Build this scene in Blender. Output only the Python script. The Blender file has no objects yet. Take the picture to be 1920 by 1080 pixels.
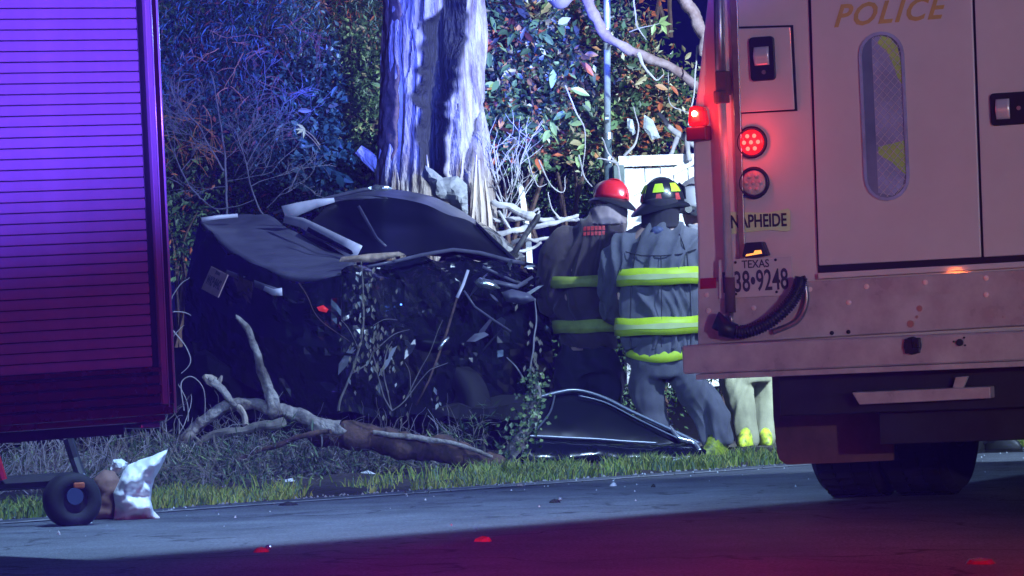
import bpy, math, random
from mathutils import Vector, Matrix, noise, geometry
random.seed(7)
S = bpy.context.scene
col = S.collection
R = math.radians
V = Vector

# ------------------------------------------------------------------ camera
F = 7000.0
CAMZ = 1.3
PITCH = 40 / F
ROLL = 0.035
CM = Matrix.Rotation(math.pi / 2 - PITCH, 3, 'X') @ Matrix.Rotation(-ROLL, 3, 'Z')
CP = V((0, 0, CAMZ))
cd = bpy.data.cameras.new('camera'); cam = bpy.data.objects.new('camera', cd); col.objects.link(cam)
cam.matrix_world = Matrix.Translation(CP) @ CM.to_4x4()
cd.sensor_width = 36; cd.lens = F / 1920 * 36; cd.clip_end = 500; cd.clip_start = .1
S.camera = cam
cd.dof.use_dof = False

# ------------------------------------------------------------------ world: dark navy night sky
w = bpy.data.worlds.new('World'); S.world = w; w.use_nodes = True
bg = w.node_tree.nodes['Background']
bg.inputs[0].default_value = (.055, .06, 1, 1)
bg.inputs[1].default_value = .05

S.view_settings.view_transform = 'Standard'; S.view_settings.look = 'None'
S.view_settings.exposure = 0; S.view_settings.gamma = 1
S.cycles.use_denoising = True
S.cycles.max_bounces = 5; S.cycles.diffuse_bounces = 2; S.cycles.glossy_bounces = 3
S.cycles.volume_bounces = 0; S.cycles.transmission_bounces = 5; S.cycles.transparent_max_bounces = 8
S.cycles.sample_clamp_indirect = 4

def lamp(name, kind, loc, energy, colr, aim=None, **k):
    l = bpy.data.lights.new(name, kind); l.energy = energy; l.color = colr
    for a, b in k.items(): setattr(l, a, b)
    o = bpy.data.objects.new(name, l); col.objects.link(o); o.location = loc
    if aim is not None: o.rotation_euler = V(aim).to_track_quat('-Z', 'Y').to_euler()
    return o

def aimdir(az, el): return (math.sin(R(az))*math.cos(R(el)), math.cos(R(az))*math.cos(R(el)), math.sin(R(el)))
# floodlight tower at the right, beyond the frame
lamp('floodlight', 'SPOT', (6.6, 18.4, 8.0), 6000, (.46, .68, 1), V((-.6, 24.6, -.2)) - V((6.6, 18.4, 8.0)), spot_size=R(50), spot_blend=.5, shadow_soft_size=.15)
# second, nearer unseen spot added to brighten tree, gate and bushes
lamp('added_back_spot', 'SPOT', (4.6, 21.6, 3.9), 8500, (.60, .80, 1), V((1.3, 28.8, 1.0)) - V((4.6, 21.6, 3.9)), spot_size=R(60), spot_blend=.75, shadow_soft_size=.12)
# blue light bar on the police truck roof, thrown high at the trunk
lamp('roof_blue', 'SPOT', (1.6, 16.5, 3.1), 30000, (.04, .10, 1), V((-.55, 27, 3.7)) - V((1.6, 16.5, 3.1)), spot_size=R(20), spot_blend=.35, shadow_soft_size=.10)
lamp('added_blue_omni', 'POINT', (1.6, 16.6, 3.1), 330, (.22, .45, 1), shadow_soft_size=.12)  # unseen lamp added to light the engine's chrome edge and the brush
# unseen spot added above the road; its cone edge follows the road crown
LK = V((-.95, 14.9, 3.5))
edge_dir = V((.64, .77, .0)); edge_pt = V((1.20, 15.2, .28))
nk = edge_dir.cross(edge_pt - LK).normalized()
if nk.y < 0: nk = -nk
lamp('added_road_spot', 'SPOT', LK, 900, (.34, .60, 1), nk, spot_size=R(176), spot_blend=.07, shadow_soft_size=.15)
# blue emergency light behind the camera, throwing up and to the left
lamp('blue_strobe', 'SPOT', (0, .5, 1.15), 17000, (.13, .06, 1), aimdir(-12, 30), spot_size=R(59.6), spot_blend=.16, shadow_soft_size=.1)
lamp('blue_beacon', 'POINT', (8, -4, 4.5), 1000, (.02, .08, 1), shadow_soft_size=.2)
# red emergency strobe, with added red and pale lamps
lamp('added_red_lamp', 'POINT', (-3.7, 6.3, 1.12), 60, (1, .16, .03), shadow_soft_size=.07)  # unseen lamp added for the red reflection on the tail panel
lamp('added_red_road_spot', 'SPOT', (1.9, 3.0, 1.9), 6500, (1, .02, .005), aimdir(-9, -22), spot_size=R(34), spot_blend=.5, shadow_soft_size=.1)  # unseen spot added to redden the near road
lamp('red_strobe', 'POINT', (5, -8, 4), 330, (1, .06, .05), shadow_soft_size=.2)
lamp('pale_truck_fill', 'SPOT', (10, -8, 4), 3800, (.94, .84, .74), V((3.0, 15, 1.3)) - V((10, -8, 4)), spot_size=R(17), spot_blend=.35, shadow_soft_size=.2)  # unseen fill spot added to brighten the police truck

# ------------------------------------------------------------------ pixel <-> place
def ray(px, py):
    d = CM @ V(((px - 960) / F, (540 - py) / F, -1)); return d / d.y
def P(px, py, D): return CP + ray(px, py) * D
def MPP(D): return D / F        # metres per pixel
def gz(x, y):       # the land falls gently away from the camera; the near lane falls off from the crown
    s = -.8 * x + .6 * y
    z = .265 - .0305 * (min(y, 34) - 15.5)
    if s < 8.0: z -= .035 * (8.0 - s)
    if s > 14: z -= .015 * min(s - 14, 6)
    return z
def G(px, py, lift=0):
    r = ray(px, py); D = 10.0
    while D < 80:
        p = CP + r * D
        if p.z <= gz(p.x, p.y) + lift: return p
        D += .02
    return p
class Frame:
    def __init__(s, o, yaw, tilt=0, pitch=0):
        m = Matrix.Rotation(yaw, 3, 'Z') @ Matrix.Rotation(tilt, 3, 'Y') @ Matrix.Rotation(pitch, 3, 'X')
        s.m = Matrix.Translation(o) @ m.to_4x4(); s.o = V(o); s.r = m
    def at(s, px, py, v=0):
        n = s.r @ V((0, 1, 0)); r = ray(px, py); o = s.o + n * v
        t = (o - CP).dot(n) / r.dot(n); q = s.m.inverted() @ (CP + r * t)
        return q

# ------------------------------------------------------------------ materials
MC = {}
def mat(name, c, rough=.6, metal=0, bump=0, bscale=40, var=.0, vscale=6, coat=0, emit=None, estr=0, stretch=None, c2=None, trans=0, alpha=1, sheen=0, spec=None):
    if name in MC: return MC[name]
    m = bpy.data.materials.new(name); m.use_nodes = True; MC[name] = m
    nt = m.node_tree; b = nt.nodes['Principled BSDF']
    b.inputs['Base Color'].default_value = (*c, 1); b.inputs['Roughness'].default_value = rough
    b.inputs['Metallic'].default_value = metal
    if coat: b.inputs['Coat Weight'].default_value = coat
    if trans: b.inputs['Transmission Weight'].default_value = trans
    if alpha < 1: b.inputs['Alpha'].default_value = alpha
    if sheen: b.inputs['Sheen Weight'].default_value = sheen
    if spec is not None: b.inputs['Specular IOR Level'].default_value = spec
    if emit: b.inputs['Emission Color'].default_value = (*emit, 1); b.inputs['Emission Strength'].default_value = estr
    tc = nt.nodes.new('ShaderNodeTexCoord'); src = tc.outputs['Object']
    if stretch:
        mp = nt.nodes.new('ShaderNodeMapping'); mp.inputs['Scale'].default_value = stretch
        nt.links.new(src, mp.inputs[0]); src = mp.outputs[0]
    if var or c2:
        n = nt.nodes.new('ShaderNodeTexNoise'); n.inputs['Scale'].default_value = vscale; n.inputs['Detail'].default_value = 6
        n.inputs['Roughness'].default_value = .65
        rp = nt.nodes.new('ShaderNodeValToRGB'); rp.color_ramp.elements[0].position = .36; rp.color_ramp.elements[1].position = .66
        a = c2 if c2 else tuple(x * (1 - var) for x in c)
        bb = c if c2 else tuple(min(1, x * (1 + var)) for x in c)
        rp.color_ramp.elements[0].color = (*a, 1); rp.color_ramp.elements[1].color = (*bb, 1)
        nt.links.new(src, n.inputs['Vector']); nt.links.new(n.outputs['Fac'], rp.inputs[0]); nt.links.new(rp.outputs[0], b.inputs['Base Color'])
        mr = nt.nodes.new('ShaderNodeMapRange'); mr.inputs[3].default_value = max(0, rough - .12); mr.inputs[4].default_value = min(1, rough + .12)
        nt.links.new(n.outputs['Fac'], mr.inputs[0]); nt.links.new(mr.outputs[0], b.inputs['Roughness'])
    if bump:
        n2 = nt.nodes.new('ShaderNodeTexNoise'); n2.inputs['Scale'].default_value = bscale; n2.inputs['Detail'].default_value = 5
        bp = nt.nodes.new('ShaderNodeBump'); bp.inputs['Strength'].default_value = 1; bp.inputs['Distance'].default_value = bump
        nt.links.new(src, n2.inputs['Vector']); nt.links.new(n2.outputs['Fac'], bp.inputs['Height']); nt.links.new(bp.outputs[0], b.inputs['Normal'])
    return m

M = dict(
 asphalt=mat('asphalt', (.10, .11, .125), .7, bump=.010, bscale=130, var=.34, vscale=1.6),
 line=mat('faded_road_paint', (.42, .42, .42), .7, c2=(.13, .13, .14), vscale=14),
 soil=mat('soil', (.055, .045, .032), .95, bump=.03, bscale=14, c2=(.02, .018, .016), vscale=5),
 white_paint=mat('white_truck_paint', (.74, .70, .70), .33, var=.05, vscale=2.2, coat=.25, bump=.0004, bscale=9),
 worn_paint=mat('worn_white_paint', (.62, .60, .60), .30, c2=(.40, .36, .40), vscale=5, bump=.0005, bscale=14),
 black=mat('black_plastic', (.012, .012, .014), .45, bump=.0006, bscale=120),
 rubber=mat('tyre_rubber', (.009, .009, .011), .8, bump=.001, bscale=70, var=.3),
 mud=mat('mudflap_rubber', (.11, .065, .06), .85, bump=.002, bscale=30, var=.3, vscale=4),
 chrome=mat('chrome', (.90, .92, .95), .26, .9),
 steel=mat('galvanised_steel', (.50, .53, .56), .35, .85, c2=(.30, .33, .36), vscale=11),
 frame=mat('black_chassis_steel', (.018, .018, .02), .6, var=.4),
 shutter=mat('satin_shutter_slat', (.46, .33, .40), .42, var=.10, vscale=3, bump=.0004, bscale=60),
 red=mat('red_truck_paint', (.14, .012, .02), .28, coat=.5, var=.10, vscale=3),
 sticker_y=mat('yellow_sticker', (.66, .95, .45), .5, var=.08),
 ink=mat('black_print', (.02, .02, .025), .6),
 gold=mat('gold_lettering', (.66, .46, .10), .5, var=.12),
 plate=mat('licence_plate', (.66, .62, .62), .45, var=.06, vscale=9),
 plate_ink=mat('plate_print', (.05, .045, .075), .5),
 glass=mat('window_glass', (.20, .25, .40), .12, var=.2, vscale=4, coat=.5),
 lime_panel=mat('lime_sheet', (.50, .80, .14), .5, var=.15),
 blue_panel=mat('blue_grey_sheet', (.40, .46, .72), .5, var=.25),
 wire=mat('pale_wire', (.80, .82, .88), .45),
 red_lens=mat('red_lamp_lens', (.5, .01, .01), .25, emit=(1, .015, .02), estr=1.0),
 red_led=mat('red_led', (1, .1, .1), .3, emit=(1, .05, .035), estr=7),
 beacon=mat('red_beacon_bulb', (1, .3, .2), .3, emit=(1, .33, .18), estr=60),
 beacon_lens=mat('red_beacon_lens', (.8, .03, .02), .2, emit=(1, .02, .02), estr=.25),
 amber=mat('lit_plate_lamp', (1, .5, .1), .3, emit=(1, .35, .06), estr=1.6),
 clear_lens=mat('clear_lamp_lens', (.60, .50, .50), .25, bump=.004, bscale=60, var=.2, vscale=20),
 reflector=mat('red_reflector', (.35, .01, .015), .3),
 wood=mat('bare_dead_wood', (.52, .43, .36), .75, c2=(.26, .20, .17), vscale=5, stretch=(6, 6, .6), bump=.02, bscale=9),
 bark=mat('grey_bark', (.40, .36, .34), .85, c2=(.09, .07, .06), vscale=9, bump=.02, bscale=34),
 rot_shade=mat('dark_rotten_wood', (.045, .028, .02), .9, bump=.01, bscale=30, var=.5),
 brownbark=mat('brown_bark', (.13, .07, .05), .9, c2=(.04, .025, .02), vscale=14, bump=.008, bscale=30),
 vtwig=mat('weathered_twig', (.14, .13, .19), .8, var=.25, vscale=9),
 twig=mat('pale_twig', (.30, .28, .30), .8, var=.25, vscale=9),
 drytwig=mat('dry_brush', (.17, .15, .13), .9, var=.4, vscale=12),
 board=mat('white_board', (.80, .80, .80), .6, c2=(.50, .49, .48), vscale=6, stretch=(4, 4, .7), bump=.002, bscale=30),
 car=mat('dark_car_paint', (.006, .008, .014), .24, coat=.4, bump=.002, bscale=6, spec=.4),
 cartop=mat('grey_car_panel', (.115, .11, .16), .36, var=.22, vscale=5, bump=.003, bscale=5),  # greyer and paler than the body paint, on lid, roof and trims
 carint=mat('car_interior', (.008, .008, .010), .9),
 pillar=mat('pale_violet_strip', (.62, .58, .72), .4, var=.15, vscale=4),
 carglass=mat('dark_car_glass', (.005, .007, .010), .35, spec=.12),
 tail=mat('car_tail_lens', (.5, .02, .02), .2),
 coat=mat('grey_turnout_cloth', (.135, .135, .165), .85, var=.2, vscale=5, bump=.002, bscale=160, sheen=.2),
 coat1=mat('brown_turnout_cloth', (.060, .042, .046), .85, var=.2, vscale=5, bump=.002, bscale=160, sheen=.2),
 tan=mat('tan_turnout_cloth', (.19, .19, .12), .85, var=.25, vscale=5, bump=.002, bscale=160),
 hv=mat('lime_reflective_band', (.62, .86, .03), .5, var=.08, vscale=14),
 hvs=mat('silver_reflective_tape', (.66, .78, .30), .35, var=.1),
 skin=mat('skin', (.52, .34, .27), .5),
 glove=mat('leather_glove', (.10, .07, .05), .8),
 helm_b=mat('black_helmet', (.02, .02, .025), .28, coat=.3),
 helm_r=mat('red_helmet', (.62, .02, .03), .3, coat=.4),
 redpatch=mat('red_reflective_print', (.60, .05, .05), .5, var=.3, vscale=60),
 bootl=mat('lime_rubber_boot', (.50, .62, .03), .55, c2=(.10, .13, .03), vscale=22),
 boot=mat('black_rubber_boot', (.02, .02, .02), .5),
 dark_cloth=mat('dark_trousers', (.02, .022, .035), .85),
 bag=mat('white_plastic_bag', (.93, .95, .95), .3, bump=.003, bscale=22),
 card=mat('brown_card', (.22, .12, .09), .85, var=.25, vscale=6),
 orange=mat('orange_plastic', (.40, .10, .03), .6),
 bluep=mat('blue_plastic', (.03, .05, .13), .5),
 litter=mat('pale_litter', (.60, .60, .64), .6, var=.15, vscale=12),
)
nt = M['asphalt'].node_tree; bs_ = nt.nodes['Principled BSDF']; src_ = bs_.inputs['Base Color'].links[0].from_socket
tc_ = nt.nodes.new('ShaderNodeTexCoord'); nz_ = nt.nodes.new('ShaderNodeTexNoise'); nz_.inputs['Scale'].default_value = 2.2
va = nt.nodes.new('ShaderNodeVectorMath'); va.operation = 'ADD'; nt.links.new(tc_.outputs['Object'], nz_.inputs['Vector']); nt.links.new(tc_.outputs['Object'], va.inputs[0]); nt.links.new(nz_.outputs['Color'], va.inputs[1])
vo = nt.nodes.new('ShaderNodeTexVoronoi'); vo.feature = 'DISTANCE_TO_EDGE'; vo.inputs['Scale'].default_value = .55; nt.links.new(va.outputs[0], vo.inputs['Vector'])
mr_ = nt.nodes.new('ShaderNodeMapRange'); mr_.inputs[1].default_value = .002; mr_.inputs[2].default_value = .012; mr_.inputs[3].default_value = .3; mr_.inputs[4].default_value = 1; nt.links.new(vo.outputs['Distance'], mr_.inputs[0])
ng = nt.nodes.new('ShaderNodeTexNoise'); ng.inputs['Scale'].default_value = 90; nt.links.new(tc_.outputs['Object'], ng.inputs['Vector'])
mg = nt.nodes.new('ShaderNodeMapRange'); mg.inputs[1].default_value = .35; mg.inputs[2].default_value = .65; mg.inputs[3].default_value = .65; mg.inputs[4].default_value = 1.5; nt.links.new(ng.outputs['Fac'], mg.inputs[0])
mm_ = nt.nodes.new('ShaderNodeMath'); mm_.operation = 'MULTIPLY'; nt.links.new(mr_.outputs[0], mm_.inputs[0]); nt.links.new(mg.outputs[0], mm_.inputs[1])
vm = nt.nodes.new('ShaderNodeVectorMath'); vm.operation = 'SCALE'; nt.links.new(src_, vm.inputs[0]); nt.links.new(mm_.outputs[0], vm.inputs['Scale']); nt.links.new(vm.outputs[0], bs_.inputs['Base Color'])
LEAF = {
 'green': mat('green_leaf', (.075, .135, .055), .45, var=.35, vscale=3),
 'lime': mat('pale_green_leaf', (.20, .28, .10), .42, var=.3, vscale=3),
 'olive': mat('olive_leaf', (.24, .20, .10), .5, var=.3, vscale=3),
 'red': mat('red_leaf', (.36, .09, .035), .45, var=.3, vscale=3),
 'orange': mat('orange_leaf', (.40, .19, .08), .45, var=.3, vscale=3),
 'cream': mat('pale_leaf', (.55, .54, .34), .45, var=.2, vscale=3),
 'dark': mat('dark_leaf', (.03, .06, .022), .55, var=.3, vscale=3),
 'blue': mat('silvery_needle', (.12, .20, .17), .6, var=.3, vscale=3),
 'grass': mat('grass_blade', (.17, .25, .02), .6, var=.3, vscale=3),
 'grass2': mat('dry_grass_blade', (.32, .33, .06), .7, var=.3, vscale=3),
}

# ------------------------------------------------------------------ mesh builder
class MB:
    def __init__(s): s.v = []; s.f = []; s.m = []; s.cur = 0
    def add(s, vs, fs):
        o = len(s.v); s.v += [tuple(x) for x in vs]
        for f in fs: s.f.append([i + o for i in f]); s.m.append(s.cur)
        return s
    def box(s, a, b, b4=0):
        x0, y0, z0 = [min(a[i], b[i]) for i in range(3)]; x1, y1, z1 = [max(a[i], b[i]) for i in range(3)]
        return s.add([(x0,y0,z0),(x1,y0,z0),(x1,y1,z0),(x0,y1,z0),(x0,y0,z1),(x1,y0,z1),(x1,y1,z1),(x0,y1,z1)],
              [(0,3,2,1),(4,5,6,7),(0,1,5,4),(1,2,6,5),(2,3,7,6),(3,0,4,7)])
    def prism(s, pts, y0, y1):      # outline in x,z extruded along y
        n = len(pts)
        return s.add([(p[0], y0, p[1]) for p in pts] + [(p[0], y1, p[1]) for p in pts],
              [tuple(range(n))[::-1], tuple(range(n, 2*n))] + [(i, (i+1)%n, n+(i+1)%n, n+i) for i in range(n)])
    def tube(s, pts, rad, n=7, wob=0, cap=True):
        pts = [V(p) for p in pts]
        if not hasattr(rad, '__len__'): rad = [rad] * len(pts)
        t0 = (pts[1] - pts[0]).normalized(); a = t0.orthogonal().normalized(); vs = []
        for i, p in enumerate(pts):
            t = (pts[min(i+1, len(pts)-1)] - pts[max(i-1, 0)]).normalized()
            a = (a - t * a.dot(t)).normalized(); b = t.cross(a)
            for k in range(n):
                th = 2 * math.pi * k / n
                r = rad[i]
                if wob: r *= 1 + wob * noise.noise(p * 7 + V((math.cos(th), math.sin(th), 0)) * .9)
                vs.append(p + (a * math.cos(th) + b * math.sin(th)) * r)
        fs = [(i*n+k, i*n+(k+1)%n, (i+1)*n+(k+1)%n, (i+1)*n+k) for i in range(len(pts)-1) for k in range(n)]
        if cap: fs += [tuple(range(n))[::-1], tuple(range((len(pts)-1)*n, len(pts)*n))]
        return s.add(vs, fs)
    def ring_loft(s, rings, cap=True):
        n = len(rings[0]); fs = [(i*n+k, i*n+(k+1)%n, (i+1)*n+(k+1)%n, (i+1)*n+k) for i in range(len(rings)-1) for k in range(n)]
        if cap: fs += [tuple(range(n))[::-1], tuple(range((len(rings)-1)*n, len(rings)*n))]
        return s.add([p for r in rings for p in r], fs)
    def cyl(s, c, ax, r, h, n=24, r2=None):
        c = V(c); ax = V(ax).normalized(); return s.tube([c - ax*h/2, c + ax*h/2], [r, r if r2 is None else r2], n)
    def ball(s, c, r, n=12, m=8):
        r = V(r) if hasattr(r, '__len__') else V((r, r, r)); c = V(c)
        rings = [[c + V((math.cos(2*math.pi*k/n)*math.sin(a)*r.x, math.sin(2*math.pi*k/n)*math.sin(a)*r.y, -math.cos(a)*r.z)) for k in range(n)]
                 for a in [math.pi*(.02 + .96*j/m) for j in range(m+1)]]
        return s.ring_loft(rings)
    def grid(s, fn, nu, nv, th=None):
        pts = [V(fn(i/nu, j/nv)) for j in range(nv+1) for i in range(nu+1)]
        fs = [(j*(nu+1)+i, j*(nu+1)+i+1, (j+1)*(nu+1)+i+1, (j+1)*(nu+1)+i) for j in range(nv) for i in range(nu)]
        s.add(pts, fs)
        if th is not None:
            s.add([p + V(th) for p in pts], [f[::-1] for f in fs])
            N = len(pts); o = len(s.v) - 2*N
            per = [i for i in range(nu+1)] + [j*(nu+1)+nu for j in range(1, nv+1)] + [nv*(nu+1)+i for i in range(nu-1, -1, -1)] + [j*(nu+1) for j in range(nv-1, 0, -1)]
            for a, b in zip(per, per[1:] + per[:1]):
                s.f.append([o+a, o+N+a, o+N+b, o+b]); s.m.append(s.cur)
        return s
    def leaf(s, c, d, up, L, W):
        d = V(d).normalized(); sd = d.cross(V(up)); 
        if sd.length < 1e-4: sd = d.orthogonal()
        sd.normalize(); u = sd.cross(d)
        c = V(c)
        return s.add([c, c + d*L*.45 + sd*W*.5 + u*W*.14, c + d*L, c + d*L*.45 - sd*W*.5 + u*W*.14], [(0,1,2),(0,2,3)])
    def build(s, name, ms, parent=None, smooth=False, bevel=0, kind=None, world=None):
        me = bpy.data.meshes.new(name); me.from_pydata(s.v, [], s.f)
        if not isinstance(ms, (list, tuple)): ms = [ms]
        for m in ms: me.materials.append(m)
        if len(ms) > 1: me.polygons.foreach_set('material_index', s.m)
        if smooth: me.polygons.foreach_set('use_smooth', [True]*len(s.f))
        me.update()
        o = bpy.data.objects.new(name, me); col.objects.link(o)
        if parent is not None:
            o.parent = parent
            if world: o.matrix_parent_inverse = parent.matrix_world.inverted()
        if bevel:
            b = o.modifiers.new('bevel', 'BEVEL'); b.width = bevel; b.segments = 2; b.limit_method = 'ANGLE'
        if kind: o['kind'] = kind
        return o
def tag(o, label, cat, group=None):
    o['label'] = label; o['category'] = cat
    if group: o['group'] = group
    return o
def empty(name, loc, label, cat, group=None, m=None):
    o = bpy.data.objects.new(name, None); col.objects.link(o)
    if m is not None: o.matrix_world = m
    else: o.matrix_world = Matrix.Translation(V(loc))
    o.empty_display_size = .1
    return tag(o, label, cat, group)
def part(mb, name, m, root, **k):      # geometry given in world coordinates
    inv = root.matrix_world.inverted()
    mb.v = [tuple(inv @ V(p)) for p in mb.v]
    return mb.build(name, m, root, **k)
def sub(mb, name, m, prt, root, **k):   # part's own matrix is identity inside the root
    inv = root.matrix_world.inverted(); mb.v = [tuple(inv @ V(p)) for p in mb.v]
    return mb.build(name, m, prt, **k)
def N3(p, f=1.0, o=0): return noise.noise(V(p) * f + V((o, o*1.7, -o)))

def remesh(mb, vox, smooth=3, disp=None):
    me = bpy.data.meshes.new('tmp'); me.from_pydata(mb.v, [], mb.f); me.update()
    o = bpy.data.objects.new('tmp', me); col.objects.link(o)
    r = o.modifiers.new('r', 'REMESH'); r.mode = 'VOXEL'; r.voxel_size = vox
    if smooth:
        sm = o.modifiers.new('s', 'SMOOTH'); sm.iterations = smooth; sm.factor = .5
    dg = bpy.context.evaluated_depsgraph_get(); ev = o.evaluated_get(dg); m2 = ev.to_mesh()
    out = MB(); nr = [v.normal.copy() for v in m2.vertices]; out.v = [v.co.copy() for v in m2.vertices]
    out.f = [list(p.vertices) for p in m2.polygons]; out.m = [0]*len(out.f)
    if disp: out.v = [c + n * disp(c) for c, n in zip(out.v, nr)]
    ev.to_mesh_clear(); bpy.data.objects.remove(o); bpy.data.meshes.remove(me)
    return out

def text_mb(txt, size, shear=0, bold=0, depth=.001, sx=1.0, spacing=1.0):
    cu = bpy.data.curves.new('t', 'FONT'); cu.body = txt; cu.size = size; cu.shear = shear; cu.offset = bold
    cu.extrude = depth; cu.align_x = 'CENTER'; cu.align_y = 'CENTER'; cu.resolution_u = 3; cu.space_character = spacing
    o = bpy.data.objects.new('t', cu); col.objects.link(o)
    ev = o.evaluated_get(bpy.context.evaluated_depsgraph_get()); m2 = ev.to_mesh()
    mb = MB(); mb.v = [(v.co.x * sx, -v.co.z, v.co.y) for v in m2.vertices]; mb.f = [list(p.vertices) for p in m2.polygons]; mb.m = [0]*len(mb.f)
    ev.to_mesh_clear(); bpy.data.objects.remove(o); bpy.data.curves.remove(cu)
    return mb
def xform(mb, loc, ang=0, sc=1):       # rotate in the x-z plane, then move
    c, s_ = math.cos(ang), math.sin(ang)
    mb.v = [(loc[0] + sc*(x*c - z*s_), loc[1] + y, loc[2] + sc*(x*s_ + z*c)) for x, y, z in mb.v]
    return mb

# ================================================================== GROUND
dR = V((.6, .8, 0)); nR = V((-.8, .6, 0))
def RS(t, s): p = dR * t + nR * s; return V((p.x, p.y, gz(p.x, p.y)))
mb = MB()
ts = [-70, -20] + [i * 1.0 for i in range(0, 45)] + [60, 100, 200]
ss = [12.06 + .12 * i for i in range(60)] + [20, 22, 26, 30, 40, 60, 120]
def gv(t, s):
    p = RS(t, s)
    if 12.1 < s < 19.5: p.z += .03 * N3(p, 2.1) + .02 * N3(p, 7) + .05 * min(1, (s - 12.1) / 1.5)
    elif s >= 19.5: p.z += .05
    return p - V((0, 0, .01)) if s < 12.1 else p
ts2 = [-70, -20] + [i * .16 for i in range(0, 260)] + [60, 100, 200]
pts = [gv(t, s) for s in ss for t in ts2]; n = len(ts2)
mb.add(pts, [(j*n+i, j*n+i+1, (j+1)*n+i+1, (j+1)*n+i) for j in range(len(ss)-1) for i in range(n-1)])
mb.build('ground', M['soil'], smooth=True, kind='structure')
mb = MB()
rs = [-60, -20, 0, 4, 7.7, 7.9, 8.0, 8.1, 8.3, 10, 12.0]
def edge_s(t): return 12.02 + .05 * noise.noise(V((t * .9, 3, 0))) + .025 * noise.noise(V((t * 5, 1, 0)))
tt = [-70, -20] + [i * .2 for i in range(0, 200)] + [60, 100, 200]; n = len(tt)
pts = []
for j, s in enumerate(rs):
    for t in tt:
        q = RS(t, edge_s(t) if j == len(rs) - 1 else s); pts.append(q + V((0, 0, .012)))
for t in tt:
    q = RS(t, edge_s(t) + .01); pts.append(q - V((0, 0, .05)))
mb.add(pts, [(j*n+i, j*n+i+1, (j+1)*n+i+1, (j+1)*n+i) for j in range(len(rs)) for i in range(n-1)])
mb.build('road', M['asphalt'], kind='structure')
mb = MB()
mb.grid(lambda u, v: RS(-5 + 50*u, 11.60 + .10*v) + V((0, 0, .016)), 100, 1)
mb.build('road_edge_line', M['line'], kind='structure')
# far night-time land
# ================================================================== POLICE TRUCK
yaw = -R(20)
o0 = P(1420, 650, 14.9)
PF = Frame(o0, yaw, -.016)
pt = empty('police_truck', None, 'white enclosed police service truck seen from behind with POLICE on its rear door', 'truck', m=PF.m)
A = PF.at
def quadprism(corners, v0, v1):        # corners in pixels on the rear plane
    mb = MB(); return mb.prism([(A(x, y).x, A(x, y).z) for x, y in corners], v0, v1)
def pbuild(mb, name, m, par=pt, **k): return mb.build(name, m, par, **k)
out = [(1309, 655), (1306, 420), (1299, 330), (1298, 230), (1312, 120), (1325, 0), (1330, -130)]
L = [(A(x, y).x, A(x, y).z) for x, y in out]
xr = L[0][0] + 2.32; ztop = L[-1][1]
pbuild(MB().prism(L + [(xr - .08, ztop), (xr, ztop - .3), (xr, A(1920, 615).z)], .004, 4.2), 'body_shell', M['white_paint'], bevel=.012)
# recess behind the door gaps
pbuild(quadprism([(1512, -100), (1534, 512), (2100, 482), (2080, -120)], -.001, .003), 'door_gap', M['black'])
dl = pbuild(quadprism([(1519, -100), (1537, 498), (1841, 482), (1820, -110)], -.016, -.002), 'rear_door', M['white_paint'], bevel=.004)
d2 = pbuild(quadprism([(1825, -110), (1846, 482), (2100, 468), (2080, -120)], -.016, -.002), 'rear_door', M['white_paint'], bevel=.004)
d2['label'] = 'right rear door leaf with black paddle latch'
sd = pbuild(quadprism([(1384, 54), (1388, 211), (1491, 205), (1483, 51)], -.012, -.003), 'locker_door', M['white_paint'], bevel=.003)
pbuild(quadprism([(1380, 50), (1384, 214), (1495, 208), (1487, 47)], -.002, .003), 'locker_gap', M['black'])
# sill and tail panel
pbuild(quadprism([(1535, 512), (1536, 523), (2375, 475), (2375, 464)], -.020, -.0015), 'door_sill', M['white_paint'], bevel=.003)
pbuild(quadprism([(1312, 527), (1312, 646), (2375, 583), (2375, 480), (1530, 527)], -.026, -.0005), 'tail_panel', M['worn_paint'], bevel=.004)
mb = MB(); mb.prism([(A(x, y).x, A(x, y).z) for x, y in [(1325, 562), (1325, 564), (1850, 546), (1850, 544)]], -.029, -.0265)
pbuild(mb, 'panel_crease', M['worn_paint'])
satin = mat('satin_silver', (.85,.87,.9), .3, .35)
def bolt(x, y, r=3.6, m=satin, d=-.026):
    c = A(x, y); b = MB(); rr = r * .00213
    b.cyl((c.x, d-.001, c.z), (0, 1, 0), rr*1.35, .002, 12); b.cyl((c.x, d-.005, c.z), (0, 1, 0), rr*.8, .008, 6)
    return pbuild(b, 'bolt', m)
for x, y in [(1522,542),(1628,537),(1595,567),(1738,529),(1852,521),(1852,552),(1329,553),(1332,582),(1417,577)]: bolt(x, y)
for x, y in [(1563,624),(1594,622)]: bolt(x, y, 3, M['frame'])
# scuffs
for x, y, r in [(1727,578,6),(1710,607,7),(1722,594,3),(1862,592,2),(1883,594,2)]:
    c = A(x, y); b = MB(); b.cyl((c.x, -.0268, c.z), (0,1,0), r*.00213, .0014, 9); pbuild(b, 'scuff', M['steel'])
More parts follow.
